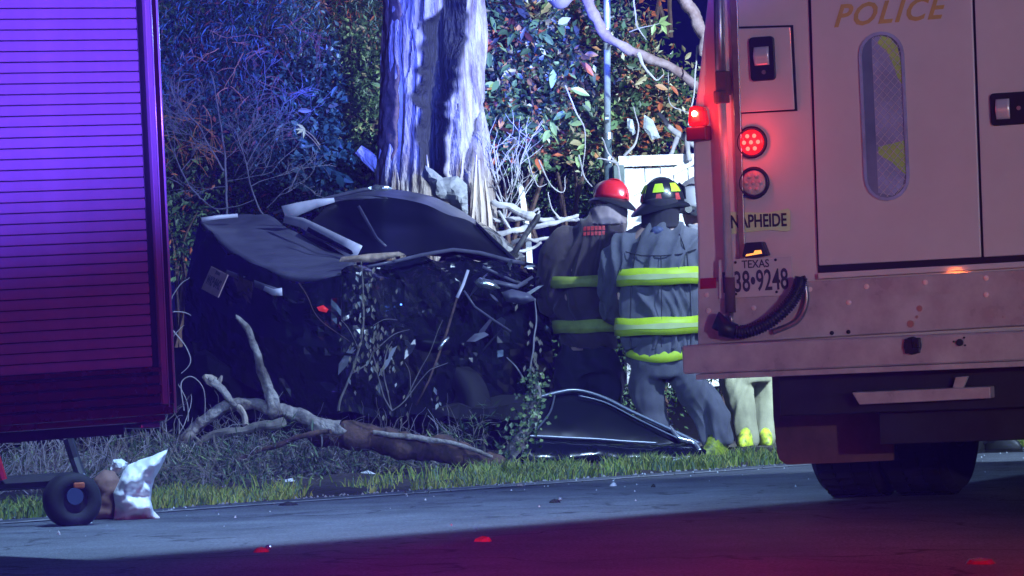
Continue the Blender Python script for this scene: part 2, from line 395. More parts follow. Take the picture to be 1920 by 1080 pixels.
# bumper
mb = MB()
bz = [A(1300, 646).z, A(1300, 700).z]; bz2 = [A(1920, 610).z, A(1920, 662).z]; xl = A(1300, 646).x
zb0 = bz[1]
mb.box((xl, -.16, zb0 + .002), (xr + .03, .02, bz[0] - .0)); bump = pbuild(mb, 'bumper', M['worn_paint'], bevel=.008)
mb = MB(); mb.box((xl + .05, -.15, zb0 - .022), (xr, -.03, zb0)); pbuild(mb, 'bumper_lip', M['worn_paint'], bump, bevel=.003)
def AV(x, y, v): return PF.at(x, y, v)
c = AV(1712, 648, -.16); mb = MB(); mb.cyl((c.x, -.168, c.z), (0,1,0), .036, .018, 10); mb.box((c.x-.03, -.178, c.z-.03), (c.x+.03, -.165, c.z+.028)); mb.box((c.x+.005,-.19,c.z-.01),(c.x+.035,-.17,c.z+.03))
pbuild(mb, 'trailer_socket', M['black'], bump, bevel=.004)
c = AV(1800, 642, -.16); mb = MB(); mb.cyl((c.x, -.164, c.z), (0,1,0), .014, .01, 12)
for dx, dz in ((-.024, .004), (.018, .018), (.02, -.012)): mb.cyl((c.x+dx, -.163, c.z+dz), (0,1,0), .004, .006, 6)
pbuild(mb, 'small_socket', M['frame'], bump)
# round lamps
def round_lamp(x, y, lit):
    c = A(x, y); b = MB(); n = 28
    prof = [(.062, 0), (.065, -.012), (.058, -.020), (.051, -.014)]
    rings = [[V((c.x + r*math.cos(2*math.pi*k/n), v, c.z + r*math.sin(2*math.pi*k/n))) for k in range(n)] for r, v in prof]
    b.ring_loft(rings, cap=False); g = pbuild(b, 'tail_light' if lit else 'reversing_light', M['black'], smooth=True)
    b = MB(); b.ring_loft([[V((c.x + r*math.cos(2*math.pi*k/n), v, c.z + r*math.sin(2*math.pi*k/n))) for k in range(n)] for r, v in [(.0515, -.013), (.045, -.019), (.02, -.022), (.002, -.0225)]])
    b.build('lens', M['red_lens'] if lit else M['clear_lens'], g, smooth=True)
    for k in range(7):
        a = k*math.pi/3; rr = 0 if k == 6 else .029
        b = MB(); b.ball((c.x + rr*math.cos(a), -.022, c.z + rr*math.sin(a)), (.0085, .004, .0085), 10, 6)
        b.build('led', M['red_led'] if lit else M['clear_lens'], g, smooth=True)
    return c
c = round_lamp(1411, 267, True)
tl = lamp('tail_light_glow', 'POINT', PF.m @ V((c.x, -.10, c.z)), .9, (1, .03, .03), shadow_soft_size=.04)
round_lamp(1415, 343, False)
# paddle latches
def latch(x0, y0, x1, y1, wide, par, v=-.014):
    a = A(x0, y0); b = A(x1, y1); cx, cz = (a.x+b.x)/2, (a.z+b.z)/2; hw, hh = abs(b.x-a.x)/2, abs(a.z-b.z)/2
    def rr(hw, hh, r, n=5):
        return [(cx + sx*(hw-r) + r*math.cos(t), cz + sz*(hh-r) + r*math.sin(t)) for sx, sz, t0 in ((1,1,0),(-1,1,90),(-1,-1,180),(1,-1,270)) for t in [R(t0 + 90*i/n) for i in range(n+1)]]
    m_ = MB(); m_.prism(rr(hw, hh, .016), v-.014, v); h = m_.build('latch', M['black'], par, bevel=.004)
    m_ = MB()
    if wide: px, pz, pw, ph = cx - hw*.35, cz, hw*.36, hh*.62
    else: px, pz, pw, ph = cx - hw*.02, cz + hh*.12, hw*.62, hh*.42
    def g(u, w_): 
        b_ = math.sin(math.pi*w_)*.010
        return (px + (u-.5)*2*pw*(1-.12*abs(w_-.5)), v-.016-b_, pz + (w_-.5)*2*ph)
    m_.grid(g, 6, 8, (0, .006, 0)); m_.build('paddle', mat('satin_silver', (.85,.87,.9), .3, .35), h, smooth=True)
    m_ = MB(); lx, lz = (cx + hw*.45, cz - hh*.0) if wide else (cx + hw*.1, cz - hh*.62)
    m_.cyl((lx, v-.016, lz), (0,1,0), .0085, .006, 14); m_.build('lock', M['steel'], h)
latch(1407, 71, 1458, 150, False, sd)
latch(1858, 176, 1935, 232, True, d2)
# window in rear door
wc = [A(1660, 218)]; cx, cz = wc[0].x, wc[0].z; hw, hh = .0835, .325
tiltw = math.atan2(-(A(1668,368).x - A(1650,66).x), (A(1650,66).z - A(1668,368).z)) * .6
def stadium(hw, hh, n=10): return [(x, z) for x, z in [( hw*math.cos(t), (hh-hw) + hw*math.sin(t)) for t in [math.pi*i/n for i in range(n+1)]] + [(hw*math.cos(t), -(hh-hw) + hw*math.sin(t)) for t in [math.pi + math.pi*i/n for i in range(n+1)]]]
def rot2(pts): c_, s_ = math.cos(tiltw), math.sin(tiltw); return [(cx + x*c_ - z*s_, cz + x*s_ + z*c_) for x, z in pts]
outer, inner = rot2(stadium(hw+.008, hh+.008)), rot2(stadium(hw-.004, hh-.004)); n = len(outer)
mb = MB(); mb.add([(x, -.0175, z) for x, z in outer] + [(x, -.024, z) for x, z in outer] + [(x, -.024, z) for x, z in inner] + [(x, -.0165, z) for x, z in inner],
   [(k*n+i, k*n+(i+1)%n, (k+1)*n+(i+1)%n, (k+1)*n+i) for k in range(3) for i in range(n)])
win = mb.build('window', M['blue_panel'], dl)
MB().prism(rot2(stadium(hw, hh)), -.0172, -.0168).build('pane', M['glass'], dl)
def clipline(x0, z0, dx, dz):          # chord of stadium
    ts_ = [i*.004 for i in range(-220, 220)]; ins = []
    for t in ts_:
        x, z = x0 + dx*t, z0 + dz*t; zz = max(0, abs(z) - (hh-hw))
        if x < -.038: continue
        if math.hypot(x, zz) < hw-.006: ins.append((x, z))
    return (ins[0], ins[-1]) if len(ins) > 2 else None
mb = MB()
for sgn in (1, -1):
    k = -.9
    while k < .9:
        r_ = clipline(0, k, math.cos(R(47)), sgn*math.sin(R(47)))
        if r_:
            q = rot2(r_); mb.tube([(q[0][0], -.021 - (.001 if sgn > 0 else 0), q[0][1]), (q[1][0], -.021 - (.001 if sgn > 0 else 0), q[1][1])], .0011, 5)
        k += .0345
mb.build('wire_guard', M['wire'], dl)
mb = MB(); pl = [(-.038, -.30), (-.038, .30), (-.02, .315), (.03, .31), (.06, .28), (.077, .23), (.078, -.22), (.06, -.28), (.02, -.315)]
mb.prism(rot2(pl), -.0178, -.0174); mb.build('window_sheet', M['blue_panel'], dl)
for q in ([(.0, .318), (.04, .305), (.066, .27), (.078, .20), (.078, .12), (.06, .15), (.045, .20), (.02, .26), (-.015, .285)],
          [(-.030, -.12), (.078, -.10), (.078, -.235), (.055, -.215), (.02, -.18), (-.030, -.15)]):
    MB().prism(rot2(q), -.0184, -.018).build('lime_patch', M['lime_panel'], dl)  # flat lime patches laid on the sheet behind the wires
# lettering
t = text_mb('POLICE', .115, shear=.38, bold=.0022, spacing=1.12); xs = [v[0] for v in t.v]; wd = max(xs) - min(xs)
a, b = A(1557, 34), A(1772, 16); s_ = (b - a).length / wd
xform(t, ((a.x+b.x)/2, -.0175, (a.z+b.z)/2), math.atan2(b.z-a.z, b.x-a.x) , s_); t.build('lettering', M['gold'], dl)
q = [(1362, 397), (1440, 399), (1478, 391), (1482, 395), (1482, 431), (1476, 434), (1440, 431), (1362, 440)]
stk = quadprism(q, -.0035, -.0008).build('sticker', M['sticker_y'], pt)
t = text_mb('KNAPHEIDE', .06, bold=.0012, spacing=1.0); wd = max(v[0] for v in t.v) - min(v[0] for v in t.v)
a, b = A(1356, 418), A(1475, 413); s_ = (b - a).length / wd
t.v = [(x, y, z*1.45) for x, y, z in t.v]
xform(t, ((a.x+b.x)/2, -.0045, (a.z+b.z)/2), math.atan2(b.z-a.z, b.x-a.x), s_); t.build('lettering', M['ink'], stk)
# licence plate
q = quadprism([(1352, 487), (1353, 560), (1493, 553), (1489, 480)], -.036, -.032).build('licence_plate', M['plate'], pt, bevel=.002)
for tx, x0, x1, y0, y1, zs in (('TEXAS', 1396, 1447, 496.5, 494, 1.15), ('D38\u20229248', 1360, 1482, 532, 524, 1.75)):
    t = text_mb(tx, .05, bold=.0006); wd = max(v[0] for v in t.v) - min(v[0] for v in t.v)
    a, b = A(x0, y0), A(x1, y1); s_ = (b - a).length / wd; t.v = [(x, y, z*zs) for x, y, z in t.v]
    xform(t, ((a.x+b.x)/2, -.0375, (a.z+b.z)/2), math.atan2(b.z-a.z, b.x-a.x), s_); t.build('lettering', M['plate_ink'], q)
for x, y in ((1384, 492), (1459, 487), (1385, 551), (1461, 547)):
    c = A(x, y); b = MB(); b.cyl((c.x, -.038, c.z), (0,1,0), .0055, .004, 8); b.build('screw', M['ink'], q)
hsg = quadprism([(1397, 482), (1403, 455), (1436, 453), (1446, 479)], -.05, -.001).build('plate_lamp', M['black'], pt, bevel=.006)
c = A(1420, 473); b = MB(); b.prism([(c.x-.034, c.z-.014), (c.x-.03, c.z-.006), (c.x, c.z-.003), (c.x+.005, c.z+.007), (c.x+.03, c.z+.008), (c.x+.034, c.z-.006)], -.054, -.05); b.build('lens', M['amber'], hsg)
quadprism([(1317, 522), (1317, 542), (1347, 540), (1347, 520)], -.030, -.0262).build('reflector', M['reflector'], pt)
# beacon on the corner
quadprism([(1295, 240), (1296, 266), (1334, 263), (1333, 236)], -.07, .06).build('beacon_base', mat('dark_red_housing', (.10, .008, .01), .5), pt, bevel=.006)
bc = quadprism([(1297, 198), (1295, 240), (1331, 237), (1324, 199)], -.055, .04).build('beacon', M['beacon_lens'], pt, bevel=.02)
c = A(1311, 214); b = MB(); b.ball((c.x, -.066, c.z), .011, 12, 8); b.build('bulb', M['beacon'], bc, smooth=True)
lamp('beacon_glow', 'POINT', PF.m @ V((c.x, -.11, c.z)), 1.2, (1, .03, .03), shadow_soft_size=.03)
# pipes
def pp(x, y, v): q = PF.at(x, y, v); return (q.x, q.y, q.z)
pbuild(MB().tube([pp(1347, -120, -.05), pp(1349, 60, -.05), pp(1352, 178, -.05)], .022, 18), 'grab_rail', M['steel'], smooth=True)
pbuild(MB().tube([pp(1353, 178, -.05), pp(1358, 300, -.05), pp(1370, 584, -.05)], .0165, 18), 'strut', M['worn_paint'], smooth=True)
pbuild(MB().tube([pp(1368, 520, -.05), pp(1370, 586, -.05)], .021, 18), 'strut_sleeve', M['mud'], smooth=True)
pbuild(MB().tube([pp(1371, 584, -.05), pp(1372, 615, -.05)], .009, 12), 'strut_rod', M['steel'], smooth=True)
mb = MB(); q = A(1367, 155); mb.box((q.x-.035, -.075, q.z-.05), (q.x+.012, -.004, q.z+.045)); mb.cyl(pp(1353, 182, -.05), (0,0,1), .032, .05, 18)
pbuild(mb, 'clamp', M['mud'], bevel=.005)
mb = MB(); mb.prism([(A(x, y).x, A(x, y).z) for x, y in [(1366, -120), (1392, 590), (1403, 588), (1381, -120)]], -.018, -.004); pbuild(mb, 'channel_strip', M['steel'], bevel=.003)
# ribbed hose
path = []
hp = [(1352, 617), (1395, 622), (1440, 605), (1478, 572), (1497, 540), (1502, 520)]
def cr(pts, n=10):
    o = []
    for i in range(len(pts)-1):
        p0, p1, p2, p3 = [V(pts[max(0, min(len(pts)-1, k))]) for k in (i-1, i, i+1, i+2)]
        for j in range(n):
            t = j/n; o.append(.5*((2*p1) + (p2-p0)*t + (2*p0-5*p1+4*p2-p3)*t*t + (3*p1-p0-3*p2+p3)*t**3))
    o.append(V(pts[-1])); return o
hp3 = cr([pp(x, y, -.075) for x, y in hp], 26)
pbuild(MB().tube(hp3, [.024 + (.0035 if i % 3 else -.0045) for i in range(len(hp3))], 14), 'hose', M['black'], smooth=True)
pbuild(MB().tube([pp(1342, 618, -.075), pp(1350, 600, -.075), pp(1358, 616, -.075), pp(1380, 622, -.075)], [.018, .034, .038, .03], 14), 'hose_cuff', M['black'], smooth=True)
pbuild(MB().tube([pp(1503, 532, -.045), pp(1499, 520, -.045)], .024, 14), 'hose_end', M['black'], smooth=True)
pbuild(MB().tube(cr([pp(1510, 535, -.04), pp(1511, 568, -.04), pp(1494, 602, -.04), pp(1450, 622, -.04)], 8), .012, 10), 'bracket_tube', M['steel'], smooth=True)
# underside
z0 = A(1460, 700).z
mb = MB(); xm = xr - 2.32 + 1.16
mb.box((A(1462, 700).x, -.02, z0 - .17), (xr - .1, .05, z0 - .001)); mb.box((xm-.45, .05, z0-.15), (xm-.37, 4.4, z0+.05)); mb.box((xm+.37, .05, z0-.15), (xm+.45, 4.4, z0+.05))
mb.box((A(1640, 740).x, .05, z0-.30), (xr-.1, .12, z0-.02))
pbuild(mb, 'chassis', M['frame'], bevel=.004)
mb = MB(); mb.prism([(A(x, y).x, A(x, y).z) for x, y in [(1608, 734), (1622, 757), (1867, 745), (1866, 723)]], -.09, .0); pbuild(mb, 'step', M['worn_paint'], bevel=.004)
mb = MB(); mb.prism([(A(x, y).x, A(x, y).z) for x, y in [(1798, 706), (1792, 728), (1812, 727), (1822, 704)]], -.06, -.04); pbuild(mb, 'step_bracket', M['worn_paint'], bevel=.003)
q = [(1447, 700), (1450, 780), (1457, 850), (1462, 862), (1474, 871), (1570, 868), (1675, 863), (1676, 768), (1640, 752), (1604, 735), (1602, 700)]
mb = MB(); mb.prism([(AV(x, y, .35).x, AV(x, y, .35).z) for x, y in q], .35, .365); pbuild(mb, 'mudflap', M['mud'])
# wheels (dual rear)
def tyre(name, cx_, cy_, cz_, r, wdt, par):
    b = MB(); n = 48; prof = [(.55, -.5), (.80, -.52), (.95, -.5), (.985, -.42), (1, -.30), (1, .30), (.985, .42), (.95, .5), (.80, .52), (.55, .5)]
    rings = []
    for k in range(n+1):
        a = 2*math.pi*k/n
        rings.append([V((cx_ + w_*wdt, cy_ + q_*r*math.cos(a), cz_ + q_*r*math.sin(a))) for q_, w_ in prof])
    b.ring_loft(rings, cap=False)
    for k in range(52):     # tread blocks
        a = 2*math.pi*k/52
        for w0 in (-.40, -.13, .14):
            pts_ = []
            for da, rr in ((-.035, 1.0), (.035, 1.0), (.035, 1.022), (-.035, 1.022)):
                for w_ in (w0, w0+.24): pts_.append((cx_ + w_*wdt, cy_ + rr*r*math.cos(a+da), cz_ + rr*r*math.sin(a+da)))
            b.add(pts_, [(0,1,3,2),(4,5,7,6),(0,2,4,6),(1,3,5,7),(2,3,5,4)])
    o = b.build(name, M['rubber'], par, smooth=False)
    b = MB(); b.cyl((cx_, cy_, cz_), (1,0,0), r*.56, wdt*.5, 28); b.cyl((cx_, cy_, cz_), (1,0,0), r*.2, wdt*.9, 16); b.build('rim', M['steel'], o, bevel=.004)
    return o
def local_ground(x, y): 
    p = PF.m @ V((x, y, 0)); return gz(p.x, p.y) + .012 - p.z
rw = .43; wy = 1.25
wx0 = PF.at(1672, 800, wy).x
for dx in (-.148, .148):
    tyre('wheel', wx0 + .01 + dx, wy, local_ground(wx0, wy) + rw*1.018, rw, .285, pt)
wxr = xr - .36
for dx in (-.155, .155): tyre('wheel', wxr + dx, wy, local_ground(wxr, wy) + rw*1.018, rw, .25, pt)
pbuild(MB().cyl(((wx0+wxr)/2, wy, local_ground(xm, wy)+rw), (1,0,0), .075, wxr-wx0, 14).ball((xm, wy, local_ground(xm, wy)+rw), .18), 'axle', M['frame'])
for x_ in (wx0+.05, wxr-.05): tyre('wheel', x_, 5.1, local_ground(x_, 5.1) + rw*1.018, rw, .25, pt)
mb = MB(); xl_ = L[0][0]
rings = []
for y_, h in ((4.22, 1.65), (4.9, 1.62), (5.15, 1.05), (6.0, .92), (6.1, .45)):
    rings.append([V((xl_+.12, y_, z0+.05)), V((xr-.12, y_, z0+.05)), V((xr-.15, y_, z0+h*.6)), V((xr-.22, y_, z0+h)), V((xl_+.22, y_, z0+h)), V((xl_+.15, y_, z0+h*.6))])
mb.ring_loft(rings); pbuild(mb, 'cab', M['white_paint'], bevel=.03)
mb = MB(); mb.grid(lambda u, v: (xl_+.3+(xr-xl_-.6)*u, 4.93+.24*v, z0+1.56-.5*v), 4, 3, (0, .012, .006)); pbuild(mb, 'windscreen', M['carglass'])

# ================================================================== RED FIRE TRUCK (side)
ry = math.atan2(7.0, 11.0)
c0 = P(322, 790, 12.5)
RF = Frame(c0, ry, -.012)
ft = empty('fire_engine', None, 'red fire engine side with tall roll-up shutter at the left edge', 'fire engine', m=RF.m)
def B(x, y, v=0): return RF.at(x, y, v)
def rprism(px, v0, v1, vp=0):
    b = MB(); return b.prism([(B(x, y, vp).x, B(x, y, vp).z) for x, y in px], v0, v1)
zt = 2.1
XL = -5.5
body = MB(); body.box((XL, .03, .0), (-.004, 2.2, zt)); body.build('body_shell', M['red'], ft, bevel=.01)
# shutter slats
xs1 = B(268, 300).x
zbot = B(150, 697).z; zpix = .0353
k = 0; z = zbot
sm = None
mb = MB(); W0 = xs1 - 1.05
prof = [(0.0305, 0), (.0345, .0035), (.0345, .0075), (.030, .0075), (.027, -.002), (.018, -.0055), (.009, -.005), (.002, -.001), (.001, .0075), (-.0015, .012), (.0305, .012)]
prof = [(.0012, .008), (.0020, .0), (.004, -.0018), (.012, -.0026), (.024, -.0026), (.0315, -.0018), (.0335, .0), (.0342, .008)]
def slat_mesh(x0, x1):
    b = MB(); n = len(prof)
    b.add([(x0, y_, z_) for z_, y_ in prof] + [(x1, y_, z_) for z_, y_ in prof], [(i, i+1, n+i+1, n+i) for i in range(n-1)])
    b.add([(x0, .006, .0015), (x1, .006, .0015), (x1, .012, .0015), (x0, .012, .0015)], [(0,1,2,3)])
    return b
first = slat_mesh(W0, xs1).build('slat', M['shutter'], ft, smooth=False)
first.location = (0, 0, zbot)
k = 1
while zbot + k*zpix < zt - .05:
    c = first.copy(); col.objects.link(c); c.parent = ft; c.location = (0, random.uniform(-.0008, .0008), zbot + k*zpix); k += 1
MB().box((W0, .014, zbot-.02), (xs1+.01, .028, zt-.03)).build('shutter_backing', M['black'], ft)
# guide channel, trims, chrome edge
def vstrip(xa, xb, v0, v1, name, m, y_ref=340, z0=None, bev=.002, smooth=False):
    x0_, x1_ = B(xa, y_ref).x, B(xb, y_ref).x
    return MB().box((x0_, v0, .06 if z0 is None else z0), (x1_, v1, zt)).build(name, m, ft, bevel=bev)
vstrip(269, 281, -.004, .028, 'guide_channel', M['black'])
vstrip(281.5, 291, -.022, .028, 'shutter_trim', M['shutter'])
mb = MB(); x_ = B(292.5, 340).x; mb.tube([(x_, -.022, .05), (x_, -.022, zt)], .0022, 8); pol = mat('edge_glint', (.92, .94, .97), .22, .35); mb.build('bright_bead', pol, ft, smooth=True)  # near-white base puts the chrome's floodlight reflection into the colour
vstrip(294, 307.5, -.006, .028, 'corner_post', mat('dark_maroon_paint', (.05, .008, .02), .3, coat=.4))
x_ = B(308, 340).x; MB().tube([(x_, -.004, .03), (x_, -.004, zt)], .0048, 10).build('chrome_edge', pol, ft, smooth=True)
# lower panel ridges
zz = [B(150, y).z for y in (700, 716, 735, 752, 768, 785)]
MB().box((XL, -.018, B(150, 706).z), (B(300, 690).x, .03, B(150, 697).z)).build('shutter_sill', M['red'], ft, bevel=.003)
for a_, b_, d_ in ((712, 728, -.006), (731, 748, -.016), (751, 766, -.006), (769, 788, -.020)):
    MB().box((XL, d_, B(150, b_).z), (B(320, 740).x, .03, B(150, a_).z)).build('rub_rail', M['red'], ft, bevel=.005)
MB().box((XL, .15, B(150, 825).z - .0), (B(270, 800).x, 2.0, 0)).build('underbody', M['frame'], ft)
MB().box((B(272, 790).x, .03, B(290, 803, .03).z), (B(309, 790).x, .2, -.001)).build('step_block', M['steel'], ft, bevel=.006)
def rg(x, y): p = RF.m @ V((x, y, 0)); return gz(p.x, p.y) + .012 - p.z
for x_ in (-2.6, -5.0):
    for y_ in (.25, 1.95):
        b = MB(); n = 40; r = .48
        prof2 = [(.5, -.5), (.9, -.52), (1, -.4), (1, .4), (.9, .52), (.5, .5)]
        b.ring_loft([[V((x_ + q_*r*math.cos(a), y_ + w_*.28, rg(x_, y_) + r + q_*r*math.sin(a))) for q_, w_ in prof2] for a in [2*math.pi*i/n for i in range(n+1)]], cap=False)
        wo = b.build('wheel', M['rubber'], ft); MB().cyl((x_, y_, rg(x_, y_)+r), (0,1,0), r*.52, .18, 24).build('rim', M['chrome'], wo)

# ================================================================== SMALL CART UNDER THE FIRE ENGINE
Dc = (G(135, 990)).y
ct = empty('equipment_cart', G(135, 990), 'low dark equipment cart with small black wheel beneath the fire engine', 'cart')
part(MB().tube([P(-260, 925, Dc), P(-20, 908, Dc), P(150, 898, Dc)], .032, 8), 'frame_rail', M['frame'], ct)
part(MB().tube([P(128, 822, Dc+.02), P(140, 860, Dc+.02), P(156, 905, Dc-.02)], .024, 8), 'leg', M['frame'], ct)
part(MB().tube([P(156, 888, Dc-.04), P(165, 903, Dc-.04)], .006, 6), 'pin', M['steel'], ct)
part(MB().tube([P(-10, 850, Dc-.05), P(5, 900, Dc-.05)], .02, 8), 'prop', M['reflector'], ct)
wcn = P(135, 938, Dc-.08); r = 52*MPP(Dc)
b = MB(); n = 36; ax = V((.35, -.93, 0)).normalized(); e1 = V((0,0,1)); e2 = ax.cross(e1)
b.ring_loft([[wcn + (e1*math.sin(a) + e2*math.cos(a))*q_*r + ax*w_*.13 for q_, w_ in ((.45, -.5), (.88, -.5), (1, -.33), (1, .33), (.88, .5), (.45, .5))] for a in [2*math.pi*i/n for i in range(n+1)]], cap=False)
wo = part(b, 'wheel', M['rubber'], ct, smooth=True)
sub(MB().cyl(wcn, ax, r*.46, .10, 24), 'rim', M['black'], wo, ct)
sub(MB().cyl(wcn + ax*.06 + V((-.005,0,.02)), ax, .036, .04, 16), 'hub_cap', M['bluep'], wo, ct)
part(MB().box(P(140, 904, Dc-.10), P(158, 916, Dc-.15)), 'lamp_block', M['orange'], ct, bevel=.006)

# ================================================================== puffed outline shapes (real thickness)
def puff(px, D, th, step=10, nz=.3, nf=6, dfun=None, flat=1.0, seed=0):
    pts = [V((x, y)) for x, y in px]
    dense = []
    for a_, b_ in zip(pts, pts[1:] + pts[:1]):
        k_ = max(1, int((b_-a_).length/step)); dense += [a_ + (b_-a_)*i/k_ for i in range(k_)]
    nb = len(dense)
    def inside(p):
        c_ = False; j = len(pts)-1
        for i in range(len(pts)):
            if (pts[i].y > p.y) != (pts[j].y > p.y) and p.x < (pts[j].x-pts[i].x)*(p.y-pts[i].y)/(pts[j].y-pts[i].y)+pts[i].x: c_ = not c_
            j = i
        return c_
    def dist(p): return min((p - geometry.intersect_point_line(p, a_, b_)[0]).length if 0 <= geometry.intersect_point_line(p, a_, b_)[1] <= 1 else min((p-a_).length, (p-b_).length) for a_, b_ in zip(pts, pts[1:]+pts[:1]))
    x0, x1 = min(p.x for p in pts), max(p.x for p in pts); y0, y1 = min(p.y for p in pts), max(p.y for p in pts)
    inn = []; y = y0
    rnd = random.Random(seed)
    while y < y1:
        x = x0
        while x < x1:
            p = V((x + rnd.uniform(-.3, .3)*step, y + rnd.uniform(-.3, .3)*step))
            if inside(p) and dist(p) > step*.5: inn.append(p)
            x += step
        y += step
    allp = dense + inn
    vs, _, fs, _, _, _ = geometry.delaunay_2d_cdt(allp, [(i, (i+1) % nb) for i in range(nb)], [], 1, 1e-4)
    dm = max([dist(p) for p in inn] + [1])
    mb = MB(); front = []; back = []
    for p in vs:
        d_ = min(1, dist(p)/dm/flat); h = math.sqrt(max(0, 1-(1-d_)**2)) * th/2
        Dp = D if dfun is None else dfun(p.x, p.y)
        q = P(p.x, p.y, Dp); z_ = N3(q, nf, seed)*nz*th + N3(q, nf*2.7, seed+3)*nz*th*.45
        front.append(P(p.x, p.y, Dp - h + (z_ if h > 1e-5 else 0))); back.append(P(p.x, p.y, Dp + h + .004))
    m_ = len(vs); mb.add(front + back, [tuple(f) for f in fs] + [tuple(i+m_ for i in f[::-1]) for f in fs])
    return mb

# bag, card
gb = G(262, 978)
bg_ = puff([(213,978),(216,948),(212,925),(222,905),(230,885),(240,872),(262,862),(285,855),(300,848),(314,843),(309,862),(300,880),(290,897),(285,915),(283,938),(288,958),(300,970),(296,978),(270,975),(240,980)], gb.y-.02, .22, 4, .36, 12, seed=4)
tag(bg_.build('plastic_bag', M['bag'], smooth=True), 'white crumpled plastic bag with a raised corner on the road edge', 'bag')
cdb = puff([(176,975),(170,930),(178,895),(196,880),(215,884),(228,905),(252,912),(256,930),(222,935),(214,975)], gb.y+.10, .16, 6, .25, 9, seed=9)
tag(cdb.build('brown_sack', M['card'], smooth=True), 'dull brown sack slumped between the cart wheel and the white bag', 'sack')
cp2 = puff([(206,880),(212,862),(228,860),(240,868),(236,882),(222,890)], gb.y+.16, .1, 4, .4, 14, seed=5)
tag(cp2.build('crumpled_plastic', M['bag'], smooth=False), 'small crumple of white plastic behind the brown sack', 'litter')
for i, (pl_, lb) in enumerate([([(150,878),(152,866),(172,864),(182,872),(178,882),(160,884)], 'flat pale litter scrap behind the dark cart leg'),
              ([(330,856),(336,838),(345,824),(352,836),(360,852),(358,872),(344,876),(334,868)], 'shiny crumpled foil sheet standing at the broken end of the log'),
              ([(527,912),(532,900),(548,896),(556,906),(550,916),(536,918)], 'pale litter scrap in the grass left of centre'),
              ([(672,900),(676,886),(690,882),(708,890),(710,902),(690,906)], 'torn pale litter scrap in grass below the sapling')]):
    D_ = G((pl_[0][0]+pl_[2][0])/2, max(p[1] for p in pl_)).y
    tag(puff(pl_, D_, .07, 4, .6, 20, seed=i+20).build('litter', M['bag' if i == 1 else 'litter']), lb, 'litter', 'litter along the verge')

# ================================================================== WRECKED CAR
cr_ = empty('wrecked_car', G(640, 868), 'dark wrecked saloon car crushed against the tree, rear end facing left', 'car')
def cart(mb, name, m, **k): return part(mb, name, m, cr_, **k)
def lerp(a, b, t): return a + (b-a)*t
def poly(pts, t):
    k_ = t*(len(pts)-1); i = min(int(k_), len(pts)-2); return [lerp(x, y, k_-i) for x, y in zip(pts[i], pts[i+1])]
def surf(rows, nu=24, nv=10, dz=.012, f=4, thick=None, seed=0):
    rows = [[tuple(c) for c in cr([V(p) for p in r_], 6)] if len(r_) > 2 else r_ for r_ in rows]
    def fn(u, v):
        k_ = v*(len(rows)-1); i = min(int(k_), len(rows)-2)
        a_ = poly(rows[i], u); b_ = poly(rows[i+1], u); c_ = [lerp(x, y, k_-i) for x, y in zip(a_, b_)]
        q = P(*c_); cr1 = abs(noise.noise(q*f*1.3 + V((seed, 4, 1)))); cr2 = abs(noise.noise(q*f*3.1 + V((2, seed, 7))))
        return q + V((0, N3(q, f, seed) - 1.5*cr1 - .8*cr2, N3(q, f, seed+9)))*dz
    return MB().grid(fn, nu, nv, thick)
# rows go from rear-left to the near corner and on along the side; every point is (px, py, depth)
rear_top = [(376,414,25.2),(402,442,24.7),(445,477,24.2),(505,506,23.7),(565,519,23.45),(640,514,23.35)]
lid_front = [(398,409,26.3),(468,402,25.9),(505,404,25.5),(545,430,25.0),(600,462,24.4),(668,488,23.8)]
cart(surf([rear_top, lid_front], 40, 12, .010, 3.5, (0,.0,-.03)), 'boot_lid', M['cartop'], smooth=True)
cart(surf([[(374,417,25.2),(402,446,24.72),(445,482,24.2),(505,512,23.7),(565,525,23.42),(640,521,23.3)],
           [(362,450,25.1),(392,480,24.6),(436,512,24.1),(500,545,23.6),(560,560,23.3),(640,565,23.2)],
           [(350,520,25.0),(385,560,24.5),(430,595,24.0),(490,625,23.5),(560,650,23.2),(640,655,23.15)],
           [(345,620,25.1),(380,665,24.6),(430,705,24.1),(500,740,23.6),(570,765,23.4),(640,775,23.3)]], 34, 24, .055, 3.4, (.0,.04,0)), 'rear_panel', M['car'], smooth=False)
cart(surf([[(640,513,23.35),(700,497,23.6),(770,482,23.9),(850,474,24.4),(930,488,24.8),(1020,505,25.2)],
           [(640,540,23.2),(700,530,23.4),(770,520,23.75),(850,512,24.25),(930,525,24.7),(1025,545,25.1)],
           [(640,650,23.15),(700,648,23.35),(770,640,23.7),(850,630,24.2),(930,635,24.6),(1035,645,25.05)],
           [(640,775,23.3),(700,778,23.5),(770,780,23.8),(850,775,24.3),(930,770,24.7),(1040,760,25.1)]], 46, 30, .085, 3.0, (0,.04,0)), 'side_body', M['car'], smooth=False)
# pieces round the cabin
cart(surf([[(545,430,25.0),(600,462,24.4),(668,488,23.8),(760,478,23.95),(850,470,24.4),(960,490,24.9)],
           [(560,440,26.2),(640,450,26.0),(720,455,25.9),(800,455,26.1),(880,455,26.3),(960,480,26.4)]], 24, 6, .01, 3), 'parcel_shelf', M['carint'])
cart(surf([[(660,380,25.9),(720,372,25.8),(800,378,25.8),(880,420,25.9),(950,480,26.0)],
           [(650,470,25.9),(720,480,25.8),(800,480,25.8),(880,485,25.9),(960,500,26.0)]], 12, 6, .02, 3), 'seat_back', M['carint'])
